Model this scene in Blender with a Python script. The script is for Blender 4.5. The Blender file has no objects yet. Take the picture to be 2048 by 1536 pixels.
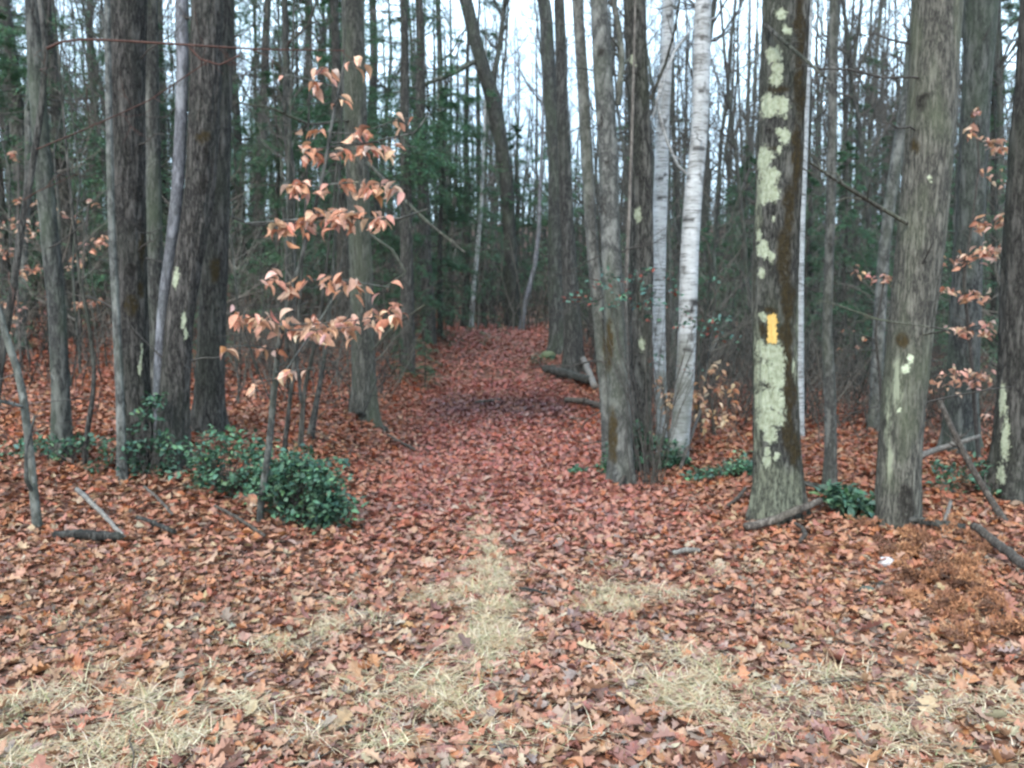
import bpy, math, random
import numpy as np

SEED = 11
rng = np.random.default_rng(SEED)
random.seed(SEED)
scene = bpy.context.scene
COL = scene.collection

# ------------------------------------------------------------------ camera, sky, sun, exposure
FPX = 1735.0                       # focal length in pixels of the 2048 px wide photograph
PITCH = math.radians(4.2)          # the camera looks slightly down
CAM = np.array([0.0, 0.0, 1.5])
cam_data = bpy.data.cameras.new("camera")
cam_data.sensor_width = 36.0
cam_data.lens = FPX / 2048 * 36.0
cam_data.clip_start = 0.05
cam_data.clip_end = 1000.0
cam_data.dof.use_dof = True        # the phone focused too near: everything is a little soft
cam_data.dof.focus_distance = 1.3
cam_data.dof.aperture_fstop = 8.0
cam = bpy.data.objects.new("camera", cam_data)
COL.objects.link(cam)
cam.location = CAM
cam.rotation_euler = (math.radians(90) - PITCH, 0, 0)
scene.camera = cam

SUN_EL, SUN_AZ = math.radians(42), math.radians(200)   # high, behind the photographer, veiled
world = bpy.data.worlds.new("World")
scene.world = world
world.use_nodes = True
wn = world.node_tree
bg = wn.nodes["Background"]
sky = wn.nodes.new("ShaderNodeTexSky")
sky.sky_type = 'NISHITA'
sky.sun_disc = False
sky.sun_elevation = SUN_EL
sky.sun_rotation = SUN_AZ
sky.air_density = 1.0
sky.dust_density = 4.0
sky.ozone_density = 1.0
# a thin bright cloud sheet, torn here and there, lies over the blue
_tc = wn.nodes.new("ShaderNodeTexCoord")
_nz = wn.nodes.new("ShaderNodeTexNoise"); _nz.inputs["Scale"].default_value = 2.2; _nz.inputs["Detail"].default_value = 6
wn.links.new(_tc.outputs["Generated"], _nz.inputs["Vector"])
_rp = wn.nodes.new("ShaderNodeValToRGB")
_rp.color_ramp.elements[0].position = .30; _rp.color_ramp.elements[0].color = (.3, .3, .3, 1)
_rp.color_ramp.elements[1].position = .62; _rp.color_ramp.elements[1].color = (.95, .95, .95, 1)
wn.links.new(_nz.outputs["Fac"], _rp.inputs[0])
_mx = wn.nodes.new("ShaderNodeMix"); _mx.data_type = 'RGBA'
wn.links.new(_rp.outputs[0], _mx.inputs["Factor"])
wn.links.new(sky.outputs[0], _mx.inputs["A"])
_mx.inputs["B"].default_value = (7.3, 9.9, 12.0, 1)
wn.links.new(_mx.outputs["Result"], bg.inputs[0])
bg.inputs[1].default_value = 0.14
sun_data = bpy.data.lights.new("sun", 'SUN')
sun_data.energy = 1.3
sun_data.angle = math.radians(18)
sun_data.color = (1.0, 0.95, 0.88)
sun = bpy.data.objects.new("sun", sun_data)
COL.objects.link(sun)
sun.rotation_euler = (math.radians(90) - SUN_EL, 0, -SUN_AZ + math.pi)
scene.view_settings.view_transform = 'Standard'
scene.view_settings.look = 'None'
scene.view_settings.exposure = 1.3
scene.view_settings.gamma = 1.0
try:
    scene.cycles.use_denoising = True
    scene.cycles.max_bounces = 6
    scene.cycles.diffuse_bounces = 3
    scene.cycles.glossy_bounces = 2
    scene.cycles.transmission_bounces = 2
    scene.cycles.filter_width = 2.0
except Exception:
    pass

# ------------------------------------------------------------------ helpers: noise, rays, ground
def vnoise(p):
    p = np.asarray(p, float)
    i = np.floor(p).astype(np.int64)
    f = p - i
    f = f * f * (3 - 2 * f)
    def h(a, b, c):
        n = (a * 374761393 + b * 668265263 + c * 1274126177) & 0xFFFFFFFF
        n = ((n ^ (n >> 13)) * 1274126177) & 0xFFFFFFFF
        n = (n ^ (n >> 16)) & 0xFFFFFFFF
        return n / 4294967295.0
    out = 0
    for dx in (0, 1):
        for dy in (0, 1):
            for dz in (0, 1):
                w = (f[..., 0] if dx else 1 - f[..., 0]) * (f[..., 1] if dy else 1 - f[..., 1]) * (f[..., 2] if dz else 1 - f[..., 2])
                out = out + w * h(i[..., 0] + dx, i[..., 1] + dy, i[..., 2] + dz)
    return out * 2 - 1

def fbm(p, o=3):
    s, a, t = 0, 1.0, 0
    p = np.asarray(p, float)
    for k in range(o):
        s = s + a * vnoise(p * 2 ** k + 17.3 * k)
        t += a
        a *= 0.5
    return s / t

def norm(v):
    return v / np.maximum(np.linalg.norm(v, axis=-1, keepdims=True), 1e-9)

def sstep(a, b, x):
    t = np.clip((x - a) / (b - a), 0, 1)
    return t * t * (3 - 2 * t)

CY, CZ = [-30, 0, 9, 12, 14, 16, 19, 22, 26, 40, 70, 120, 300], [0, 0, 0, -.03, .10, .38, .82, 1.10, 1.24, 1.5, 3.4, 9.5, 34]
LY, LZ = [-30, 0, 6, 9, 13, 20, 30, 45, 70, 120, 300], [0, .02, .08, .14, .3, 1.0, 2.0, 2.9, 4.6, 10, 34]
RY, RZ = [-30, 0, 10, 16, 25, 40, 70, 120, 300], [0, 0, 0, .05, .3, 1.0, 3.4, 9.5, 34]
def prof(y, a, b):
    return sum(np.interp(y + d, a, b) for d in (-1.2, -.6, 0, .6, 1.2)) / 5

def path_x(y):
    return 0.3 - 0.035 * np.minimum(y, 24)

def ground(x, y):
    x = np.asarray(x, float); y = np.asarray(y, float)
    xc = path_x(y)
    wl = sstep(1.3, 6.0, xc - x)
    wr = sstep(1.3, 5.5, x - xc)
    z = prof(y, CY, CZ) * (1 - wl - wr) + prof(y, LY, LZ) * wl + prof(y, RY, RZ) * wr
    off = np.abs(x - xc)
    q = np.stack([x * .45, y * .45, np.zeros_like(x) + 3.3], -1)
    z = z + 0.10 * fbm(q, 3) * sstep(0.9, 3.5, off)
    z = z + 0.02 * fbm(q * 5, 2)
    # two shallow wheel tracks with a grassy hump between them
    near = 1 - sstep(7, 16, y)
    z = z - near * .03 * (np.exp(-((x - xc - .38) / .22) ** 2) + np.exp(-((x - xc + .75) / .25) ** 2))
    z = z + (0.20 + .26 * (x < xc)) * sstep(1.05, 2.3, off) * sstep(4, 9, y)
    return z

FWD = np.array([0, math.cos(PITCH), -math.sin(PITCH)])
UP = np.array([0, math.sin(PITCH), math.cos(PITCH)])
def ray(px, py):
    return FWD + np.array([1.0, 0, 0]) * (px - 1024) / FPX + UP * (768 - py) / FPX

def at(px, py, Y):
    d = ray(px, py)
    return CAM + d * (Y / d[1])

def hit(px, py):
    d = ray(px, py)
    t = np.linspace(1.5, 60, 4000)
    p = CAM + d[None] * t[:, None]
    below = p[:, 2] < ground(p[:, 0], p[:, 1])
    i = int(np.argmax(below)) if below.any() else 2500
    return p[i]

def project(P):
    q = np.asarray(P) - CAM
    f = q @ FWD
    return 1024 + q[..., 0] / f * FPX, 768 - (q @ UP) / f * FPX, f

def lin(r, g, b):
    return tuple((c / 255 / 12.92) if c / 255 <= .04045 else ((c / 255 + .055) / 1.055) ** 2.4 for c in (r, g, b))

# ------------------------------------------------------------------ mesh builder
class MB:
    def __init__(s):
        s.v, s.q, s.c, s.n = [], [], [], 0
    def add(s, V, F, C=None):
        V = np.asarray(V, float).reshape(-1, 3)
        F = np.asarray(F, np.int64)
        s.v.append(V); s.q.append(F + s.n)
        if C is None:
            C = np.zeros((len(V), 4))
        s.c.append(np.broadcast_to(np.asarray(C, float), (len(V), 4)))
        s.n += len(V)
    def tubes(s, P, R, n=5, C=None):
        # P (m,k,3) centre lines, R (m,k) radii; open tapered tubes
        P = np.asarray(P, float); R = np.asarray(R, float)
        m, k, _ = P.shape
        T = norm(np.gradient(P, axis=1))
        mean = norm(P[:, -1] - P[:, 0])
        ref = np.where(np.abs(mean[:, 2:3]) > .7, np.array([[1.0, 0, 0]]), np.array([[0, 0, 1.0]]))
        U = norm(np.cross(np.broadcast_to(ref[:, None], P.shape), T))
        W = np.cross(T, U)
        a = np.linspace(0, 2 * np.pi, n, endpoint=False)
        V = P[:, :, None] + R[:, :, None, None] * (np.cos(a)[:, None] * U[:, :, None] + np.sin(a)[:, None] * W[:, :, None])
        i = np.arange(m)[:, None, None] * (k * n) + np.arange(k - 1)[None, :, None] * n
        j = np.arange(n)[None, None]
        j2 = (j + 1) % n
        F = np.stack([i + j, i + j2, i + n + j2, i + n + j], -1).reshape(-1, 4)
        if C is not None:
            C = np.asarray(C, float)
            if C.ndim == 2:
                C = np.repeat(C, k * n, 0)
        s.add(V, F, C)
    def ribbons(s, P, Wd, side, C):
        # P (m,k,3), Wd (m,k), side (m,3), C (m,4)
        m, k, _ = P.shape
        V = np.stack([P - side[:, None] * Wd[..., None], P + side[:, None] * Wd[..., None]], 2)
        i = np.arange(m)[:, None] * (2 * k) + np.arange(k - 1)[None] * 2
        F = np.stack([i, i + 1, i + 3, i + 2], -1).reshape(-1, 4)
        s.add(V, F, np.repeat(C, 2 * k, 0))
    def leaves(s, tpl, pos, X, Y, Z, size, C, curl=None, wid=None):
        # tpl = (verts, quads): copies at pos with axes X (length) Y (width) Z (normal)
        tv, tf = tpl
        m, k = len(pos), len(tv)
        lx = np.broadcast_to(tv[None, :, 0], (m, k)); ly = np.broadcast_to(tv[None, :, 1], (m, k)); lz = np.broadcast_to(tv[None, :, 2], (m, k)).copy()
        if wid is not None:
            ly = ly * wid[:, None]
        if curl is not None:
            lz = lz + curl[:, 0:1] * (lx - .5) ** 2 + curl[:, 1:2] * np.abs(ly) + curl[:, 2:3] * (lx - .5) * ly
        V = pos[:, None] + size[:, None, None] * (lx[..., None] * X[:, None] + ly[..., None] * Y[:, None] + lz[..., None] * Z[:, None])
        F = (tf[None] + (np.arange(m) * k)[:, None, None]).reshape(-1, 4)
        s.add(V, F, np.repeat(C, k, 0))
    def mesh(s, name, origin=(0, 0, 0), smooth=True):
        V = np.concatenate(s.v) - np.asarray(origin)
        F = np.concatenate(s.q); C = np.concatenate(s.c)
        me = bpy.data.meshes.new(name)
        me.vertices.add(len(V)); me.vertices.foreach_set("co", V.astype(np.float32).ravel())
        me.loops.add(F.size); me.loops.foreach_set("vertex_index", F.astype(np.int32).ravel())
        me.polygons.add(len(F)); me.polygons.foreach_set("loop_start", np.arange(0, F.size, 4, dtype=np.int32))
        me.update(calc_edges=True)
        me.polygons.foreach_set("use_smooth", np.full(len(F), smooth))
        at_ = me.color_attributes.new("tint", 'FLOAT_COLOR', 'POINT')
        at_.data.foreach_set("color", C.astype(np.float32).ravel())
        return me
    def build(s, name, mat, parent=None, origin=(0, 0, 0), smooth=True):
        me = s.mesh(name, origin, smooth)
        me.materials.append(mat)
        o = bpy.data.objects.new(name, me)
        COL.objects.link(o)
        if parent is not None:
            o.parent = parent
        else:
            o.location = origin
        return o

def thing(name, label, cat, loc, group=None):
    o = bpy.data.objects.new(name, None)
    o.empty_display_size = .2
    COL.objects.link(o)
    o.location = loc
    o['label'] = label; o['category'] = cat
    if group: o['group'] = group
    return o

def tag(o, label, cat, group=None):
    o['label'] = label; o['category'] = cat
    if group: o['group'] = group
    return o

def copy_thing(root, loc, rotz, scale, label, group):
    r = root.copy(); COL.objects.link(r)
    r.location = loc; r.rotation_euler = (random.uniform(-.03, .03), random.uniform(-.03, .03), rotz); r.scale = (scale,) * 3
    r['label'] = label; r['group'] = group
    for ch in list(root.children):
        c = ch.copy(); COL.objects.link(c); c.parent = r
    return r

# leaf templates: spine + two edges
def leaf_tpl(xs, ws, fold=.25):
    n = len(xs)
    v = []
    for x, w in zip(xs, ws):
        v += [(x, -w, w * fold), (x, 0, 0), (x, w, w * fold)]
    f = []
    for i in range(n - 1):
        a, b = i * 3, i * 3 + 3
        f += [(a, a + 1, b + 1, b), (a + 1, a + 2, b + 2, b + 1)]
    return np.array(v, float), np.array(f)
T_OAK = leaf_tpl([0, .12, .24, .36, .48, .62, .74, .88, 1], [.015, .16, .09, .27, .13, .34, .15, .20, .01])
T_MAPLE = leaf_tpl([0, .1, .22, .34, .46, .58, .72, .86, 1], [.02, .36, .24, .50, .26, .38, .16, .16, .01])
T_BEECH = leaf_tpl([0, .12, .3, .5, .7, .88, 1], [.015, .14, .235, .245, .17, .07, .004], .3)
T_PLAIN = leaf_tpl([0, .3, .65, 1], [.03, .26, .30, .02])
T_TINY = (np.array([[0, 0, 0], [.5, -.28, .05], [1, 0, 0], [.5, .28, .05]], float), np.array([[0, 1, 2, 3]]))

def axes(yaw, tilt, roll):
    # leaf axes from heading, pitch of the length axis and roll about it
    X = np.stack([np.cos(yaw) * np.cos(tilt), np.sin(yaw) * np.cos(tilt), np.sin(tilt)], -1)
    Y = np.stack([-np.sin(yaw), np.cos(yaw), np.zeros_like(yaw)], -1)
    Z = np.cross(X, Y)
    Yr = Y * np.cos(roll)[:, None] + Z * np.sin(roll)[:, None]
    return X, Yr, np.cross(X, Yr)

def palette(n, cols, wts, jit=.12):
    cols = np.array([lin(*c) for c in cols])
    wts = np.array(wts, float)
    i = rng.choice(len(cols), n, p=wts / wts.sum())
    c = cols[i] * (1 + rng.normal(0, jit, (n, 1))) * (1 + rng.normal(0, jit * .35, (n, 3)))
    return np.concatenate([np.clip(c, .004, .9), np.ones((n, 1))], 1)

def spawn(P, R, c, t0, t1, ang, lr, rr, k=4, up=.1, wob=.07, minr=.002, length=None, taper=.85, flat=False):
    m, kk, _ = P.shape
    idx = np.repeat(np.arange(m), c)
    t = rng.uniform(t0, t1, m * c)
    f = t * (kk - 1); i = np.minimum(f.astype(int), kk - 2); w = (f - i)
    S = P[idx, i] * (1 - w)[:, None] + P[idx, i + 1] * w[:, None]
    r = R[idx, i] * (1 - w) + R[idx, i + 1] * w
    T = norm(P[idx, i + 1] - P[idx, i])
    v = rng.normal(size=(m * c, 3))
    if flat:
        v[:, 2] *= .15
    v = norm(v - (v * T).sum(-1, keepdims=True) * T)
    a = ang * rng.uniform(.7, 1.3, m * c)
    D = T * np.cos(a)[:, None] + v * np.sin(a)[:, None]
    plen = np.linalg.norm(P[:, -1] - P[:, 0], axis=-1)[idx] if length is None else length
    L = plen * lr * (1 - .6 * t) * rng.uniform(.55, 1.3, m * c)
    s = np.linspace(0, 1, k)
    wb = np.cumsum(rng.normal(0, wob, (m * c, k, 3)), 1); wb[:, 0] = 0
    Q = S[:, None] + L[:, None, None] * (D[:, None] * s[None, :, None] + wb)
    Q[..., 2] += up * L[:, None] * s[None] ** 2
    return Q, np.maximum(r * rr, minr)[:, None] * (1 - taper * s[None])

def smooth_line(pts, n):
    pts = np.asarray(pts, float)
    d = np.r_[0, np.cumsum(np.linalg.norm(np.diff(pts[:, :3], axis=0), axis=1))]
    t = np.linspace(0, d[-1], n)
    out = np.stack([np.interp(t, d, pts[:, j]) for j in range(pts.shape[1])], -1)
    w = max(1, n // (2 * len(pts)))
    if w > 1 and n > 8:
        pad = np.concatenate([2 * out[:1] - out[w:0:-1], out, 2 * out[-1:] - out[-2:-w - 2:-1]])
        ker = np.hanning(2 * w + 3)[1:-1]; ker /= ker.sum()
        out = np.stack([np.convolve(pad[:, j], ker, 'valid') for j in range(pts.shape[1])], -1)
    return out

# ------------------------------------------------------------------ materials
def new_mat(name):
    m = bpy.data.materials.new(name); m.use_nodes = True
    nt = m.node_tree
    return m, nt, nt.nodes["Principled BSDF"]

def N(nt, t, **kw):
    n = nt.nodes.new(t)
    for k, v in kw.items():
        if k.startswith('i_'):
            n.inputs[k[2:]].default_value = v
        else:
            setattr(n, k, v)
    return n

def noise(nt, vec, scale, detail=5, rough=.6):
    n = N(nt, "ShaderNodeTexNoise")
    n.inputs["Scale"].default_value = scale; n.inputs["Detail"].default_value = detail; n.inputs["Roughness"].default_value = rough
    nt.links.new(vec, n.inputs["Vector"])
    return n.outputs["Fac"]

def mapping(nt, vec, sc):
    mp = N(nt, "ShaderNodeMapping"); mp.inputs["Scale"].default_value = sc
    nt.links.new(vec, mp.inputs["Vector"])
    return mp.outputs[0]

def ramp(nt, fac, stops):
    r = N(nt, "ShaderNodeValToRGB")
    e = r.color_ramp.elements
    while len(e) < len(stops): e.new(.5)
    for el, (p, c) in zip(e, stops):
        el.position = p; el.color = (*c, 1) if len(c) == 3 else c
    nt.links.new(fac, r.inputs[0])
    return r.outputs[0]

def mix(nt, fac, a, b, mode='MIX'):
    m = N(nt, "ShaderNodeMix", data_type='RGBA', blend_type=mode)
    for s, v in ((m.inputs["Factor"], fac), (m.inputs["A"], a), (m.inputs["B"], b)):
        if hasattr(v, 'links') or hasattr(v, 'is_linked'):
            nt.links.new(v, s)
        else:
            s.default_value = v if not isinstance(v, tuple) else (*v, 1)
    return m.outputs["Result"]

def mth(nt, op, a, b):
    m = N(nt, "ShaderNodeMath", operation=op)
    for s, v in ((m.inputs[0], a), (m.inputs[1], b)):
        if hasattr(v, 'is_linked'): nt.links.new(v, s)
        else: s.default_value = v
    return m.outputs[0]

def bump(nt, b, h, strength, dist):
    n = N(nt, "ShaderNodeBump"); n.inputs["Strength"].default_value = strength; n.inputs["Distance"].default_value = dist
    nt.links.new(h, n.inputs["Height"]); nt.links.new(n.outputs[0], b.inputs["Normal"])

G = lambda v, t=(1, 1, 1): tuple(v * x for x in t)

def bark_mat(name, dark, light, furrow=(26, 26, 3.0), scale=1.0, algae=(.10, .13, .07), algae_amt=.5, bstr=.8, bdist=.02, var=.35):
    if light[0] < .4:
        dark, light = tuple(c * .74 for c in dark), tuple(c * .78 for c in light)
    m, nt, b = new_mat(name)
    tc = N(nt, "ShaderNodeTexCoord"); oi = N(nt, "ShaderNodeObjectInfo")
    off = N(nt, "ShaderNodeVectorMath", operation='ADD')
    nt.links.new(tc.outputs["Object"], off.inputs[0])
    sc = N(nt, "ShaderNodeVectorMath", operation='SCALE'); sc.inputs[0].default_value = (37, 91, 53)
    nt.links.new(oi.outputs["Random"], sc.inputs["Scale"]); nt.links.new(sc.outputs[0], off.inputs[1])
    v = off.outputs[0]
    f0 = noise(nt, mapping(nt, v, furrow), scale, 8, .7)
    crack = mth(nt, 'MULTIPLY', mth(nt, 'ABSOLUTE', mth(nt, 'SUBTRACT', f0, .5), 0.0), 4.5)
    fine = noise(nt, mapping(nt, v, (70, 70, 26)), 1.0, 6, .75)
    f1 = mth(nt, 'ADD', mth(nt, 'MULTIPLY', crack, .62), mth(nt, 'MULTIPLY', fine, .70))
    col = ramp(nt, f1, [(.34, dark), (.56, tuple(a * .55 + c * .45 for a, c in zip(dark, light))), (.95, light)])
    f2 = noise(nt, mapping(nt, v, (3, 3, 1.2)), 1.2, 4, .6)
    am = ramp(nt, f2, [(.45, (0, 0, 0)), (.75, (algae_amt,) * 3)])
    col = mix(nt, am, col, algae)
    f3 = noise(nt, mapping(nt, v, (9, 9, 5)), 1.5, 6, .7)
    pm = ramp(nt, f3, [(.62, (0, 0, 0)), (.74, (.55, .55, .55))])
    col = mix(nt, pm, col, tuple(min(.5, c * 1.7) for c in light))
    # marks carried by the surface: R lichen, G moss, B dark knots, A pale algae and paler edge strips
    att = N(nt, "ShaderNodeAttribute", attribute_name="tint")
    sep = N(nt, "ShaderNodeSeparateColor"); nt.links.new(att.outputs["Color"], sep.inputs[0])
    fl = noise(nt, v, 38, 7, .75)
    lm = mth(nt, 'ADD', sep.outputs[0], mth(nt, 'MULTIPLY', mth(nt, 'SUBTRACT', fl, .5), 1.9))
    lmask = ramp(nt, lm, [(.42, (0, 0, 0)), (.62, (.92, .92, .92))])
    lcol = ramp(nt, noise(nt, v, 35, 4, .6), [(.3, lin(150, 156, 128)), (.5, lin(192, 198, 168)), (.75, lin(214, 218, 194))])
    gm = mth(nt, 'MULTIPLY', sep.outputs[1], ramp(nt, noise(nt, v, 24, 4, .7), [(.25, (.2, .2, .2)), (.5, (1, 1, 1))]))
    gcol = ramp(nt, noise(nt, v, 50, 4, .6), [(.3, lin(34, 28, 16)), (.7, lin(72, 60, 34))])
    col = mix(nt, gm, col, gcol)
    col = mix(nt, lmask, col, lcol)
    km = mth(nt, 'MULTIPLY', sep.outputs[2], ramp(nt, noise(nt, v, 30, 5, .7), [(.34, (.15, .15, .15)), (.56, (.95, .95, .95))]))
    col = mix(nt, km, col, lin(30, 26, 22))
    pa = mth(nt, 'MULTIPLY', att.outputs['Alpha'], ramp(nt, f1, [(.35, (.1, .1, .1)), (.6, (.75, .75, .75))]))
    col = mix(nt, pa, col, lin(150, 154, 130))
    if var:
        rv = ramp(nt, oi.outputs["Random"], [(0, (1 - var,) * 3), (1, (1 + var * .6,) * 3)])
        col = mix(nt, 1.0, col, rv, 'MULTIPLY')
    nt.links.new(col, b.inputs["Base Color"])
    b.inputs["Roughness"].default_value = .88
    b.inputs["Specular IOR Level"].default_value = .25
    bump(nt, b, f1, bstr, bdist)
    return m

def birch_mat():
    m, nt, b = new_mat("birch_bark")
    v = N(nt, "ShaderNodeTexCoord").outputs["Object"]
    f0 = noise(nt, mapping(nt, v, (5, 5, 9)), 1.0, 4, .6)
    base = ramp(nt, f0, [(.25, lin(118, 118, 116)), (.5, lin(160, 162, 162)), (.75, lin(188, 190, 192))])
    f1 = noise(nt, mapping(nt, v, (7, 7, 75)), 1.0, 4, .65)
    d = ramp(nt, f1, [(.52, (0, 0, 0)), (.62, (.85, .85, .85))])
    col = mix(nt, d, base, lin(70, 66, 62))
    f2 = noise(nt, mapping(nt, v, (6, 6, 4.5)), 1.0, 6, .7)
    d2 = ramp(nt, f2, [(.57, (0, 0, 0)), (.66, (.9, .9, .9))])
    col = mix(nt, d2, col, lin(64, 60, 56))
    att = N(nt, "ShaderNodeAttribute", attribute_name="tint")
    sep = N(nt, "ShaderNodeSeparateColor"); nt.links.new(att.outputs["Color"], sep.inputs[0])
    col = mix(nt, mth(nt, 'MULTIPLY', sep.outputs[1], ramp(nt, f2, [(.35, (.25,) * 3), (.6, (1,) * 3)])), col, lin(96, 98, 90))
    col = mix(nt, sep.outputs[2], col, lin(40, 36, 34))
    nt.links.new(col, b.inputs["Base Color"])
    b.inputs["Roughness"].default_value = .7
    bump(nt, b, f1, .35, .006)
    return m

def tint_mat(name, rough=.6, spec=.3, nscale=40, namt=.5, transl=0.0, var=0):
    # colour per leaf / blade comes from the mesh attribute, veins and blotches from noise
    m, nt, b = new_mat(name)
    att = N(nt, "ShaderNodeAttribute", attribute_name="tint")
    v = N(nt, "ShaderNodeTexCoord").outputs["Object"]
    f = noise(nt, v, nscale, 4, .6)
    k = ramp(nt, f, [(.25, (1 - namt,) * 3), (.75, (1 + namt * .5,) * 3)])
    col = mix(nt, 1.0, att.outputs["Color"], k, 'MULTIPLY')
    if var:
        oi = N(nt, "ShaderNodeObjectInfo")
        col = mix(nt, 1.0, col, ramp(nt, oi.outputs["Random"], [(0, (1 - var,) * 3), (1, (1 + var,) * 3)]), 'MULTIPLY')
    nt.links.new(col, b.inputs["Base Color"])
    b.inputs["Roughness"].default_value = rough
    b.inputs["Specular IOR Level"].default_value = spec
    if transl:
        tr = N(nt, "ShaderNodeBsdfTranslucent"); nt.links.new(col, tr.inputs[0])
        mx = N(nt, "ShaderNodeMixShader"); mx.inputs[0].default_value = transl
        nt.links.new(b.outputs[0], mx.inputs[1]); nt.links.new(tr.outputs[0], mx.inputs[2])
        nt.links.new(mx.outputs[0], nt.nodes["Material Output"].inputs[0])
    return m

def soil_mat():
    m, nt, b = new_mat("forest_floor")
    v = N(nt, "ShaderNodeTexCoord").outputs["Object"]
    wv = N(nt, "ShaderNodeVectorMath", operation='ADD'); nt.links.new(v, wv.inputs[0])
    nz = N(nt, "ShaderNodeTexNoise"); nz.inputs["Scale"].default_value = 9; nt.links.new(v, nz.inputs["Vector"])
    sc = N(nt, "ShaderNodeVectorMath", operation='SCALE'); sc.inputs["Scale"].default_value = .12
    nt.links.new(nz.outputs["Color"], sc.inputs[0]); nt.links.new(sc.outputs[0], wv.inputs[1])
    vo = N(nt, "ShaderNodeTexVoronoi"); vo.inputs["Scale"].default_value = 13
    nt.links.new(wv.outputs[0], vo.inputs["Vector"])
    sep = N(nt, "ShaderNodeSeparateColor"); nt.links.new(vo.outputs["Color"], sep.inputs[0])
    col = ramp(nt, sep.outputs[0], [(0, lin(84, 58, 48)), (.3, lin(122, 84, 68)), (.6, lin(146, 100, 80)), (.85, lin(166, 124, 98)), (1, lin(104, 74, 64))])
    edge = ramp(nt, vo.outputs["Distance"], [(.0, (1, 1, 1)), (.6, (.6, .6, .6))])
    col = mix(nt, 1.0, col, edge, 'MULTIPLY')
    big = ramp(nt, noise(nt, v, .8, 4, .6), [(.35, (.6, .58, .6)), (.65, (1.05, 1, 1))])
    col = mix(nt, 1.0, col, big, 'MULTIPLY')
    nt.links.new(col, b.inputs["Base Color"])
    b.inputs["Roughness"].default_value = .8
    b.inputs["Specular IOR Level"].default_value = .2
    bump(nt, b, vo.outputs["Distance"], .6, .03)
    return m

M_OAK = bark_mat("furrowed_bark", lin(38, 36, 34), lin(150, 147, 138), (15, 15, 3.2), 1.0, lin(74, 80, 62), .55, 1.0, .035, .15)
M_SMOOTH = bark_mat("smooth_grey_bark", lin(62, 62, 60), lin(142, 142, 136), (7, 7, 3.5), 1.0, lin(82, 88, 72), .6, .6, .012, .2)
M_OAKDARK = bark_mat("dark_furrowed_bark", lin(36, 34, 32), lin(136, 130, 124), (16, 16, 3.4), 1.0, lin(62, 68, 56), .5, 1.0, .035, .1)
M_GREY = bark_mat("fine_grey_bark", lin(52, 50, 46), lin(140, 136, 124), (24, 24, 3.6), 1.0, lin(92, 98, 76), .7, .8, .015, .05)
M_SILVER = bark_mat("silvery_bark", lin(86, 86, 90), lin(168, 168, 174), (9, 9, 3), 1.0, lin(96, 100, 92), .5, .5, .01, .05)
M_DARK = bark_mat("dark_bark", lin(38, 36, 34), lin(130, 126, 119), (14, 14, 2.5), 1.0, lin(58, 64, 50), .5, .9, .03, .2)
M_WOODS = bark_mat("woodland_bark", lin(42, 42, 41), lin(122, 122, 116), (11, 11, 2.5), 1.0, lin(76, 86, 68), .6, .7, .02, .4)
M_TWIG = bark_mat("twig_bark", lin(64, 60, 58), lin(116, 110, 104), (40, 40, 10), 1.0, lin(80, 80, 62), .3, .3, .004, .3)
M_BRUSH = bark_mat("brush_bark", lin(92, 84, 76), lin(150, 142, 132), (40, 40, 10), 1.0, lin(104, 104, 84), .3, .3, .004, .2)
M_REDTWIG = bark_mat("reddish_twig_bark", lin(66, 48, 43), lin(106, 76, 66), (40, 40, 10), 1.0, lin(96, 60, 48), .3, .3, .004, .1)
M_DEAD = bark_mat("dead_wood", lin(58, 50, 46), lin(140, 130, 120), (30, 30, 6), 1.0, lin(86, 80, 66), .3, .7, .01, .3)
M_PALEWOOD = bark_mat("bleached_wood", lin(96, 90, 85), lin(168, 161, 153), (30, 30, 6), 1.0, lin(120, 112, 100), .3, .5, .008, .1)
M_BIRCH = birch_mat()
M_LITTER = tint_mat("leaf_litter", .55, .4, 55, .35)
M_GRASS = tint_mat("dry_grass", .7, .3, 30, .3, .25)
M_BEECH = tint_mat("dry_beech_leaf", .55, .35, 45, .35, .3, .08)
M_FERN = tint_mat("dead_fern", .8, .2, 30, .4, .2, .15)
M_LAUREL = tint_mat("evergreen_leaf", .62, .25, 25, .35, .1, .15)
M_HEMLOCK = tint_mat("hemlock_needles", .6, .3, 6, .45, .15, .25)
M_SOIL = soil_mat()

# ------------------------------------------------------------------ the ground: one sheet to the horizon
def grid_axis(lo, hi, n, fine):
    t = np.linspace(-1, 1, n)
    s = np.sinh(t * fine) / math.sinh(fine)
    return np.where(s < 0, -s * lo, s * hi)
gx = grid_axis(-260, 260, 301, 5.2)
gy = np.r_[np.linspace(-40, 1.5, 24)[:-1], np.linspace(1.5, 30, 260), 30 + np.linspace(0, 1, 90)[1:] ** 1.8 * 320]
XX, YY = np.meshgrid(gx, gy)
ZZ = ground(XX.ravel(), YY.ravel()).reshape(XX.shape)
mb = MB()
nx, ny = len(gx), len(gy)
ii = (np.arange(ny - 1)[:, None] * nx + np.arange(nx - 1)[None])
mb.add(np.stack([XX, YY, ZZ], -1), np.stack([ii, ii + 1, ii + nx + 1, ii + nx], -1).reshape(-1, 4))
g_o = mb.build("ground", M_SOIL); g_o['kind'] = 'structure'

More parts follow.
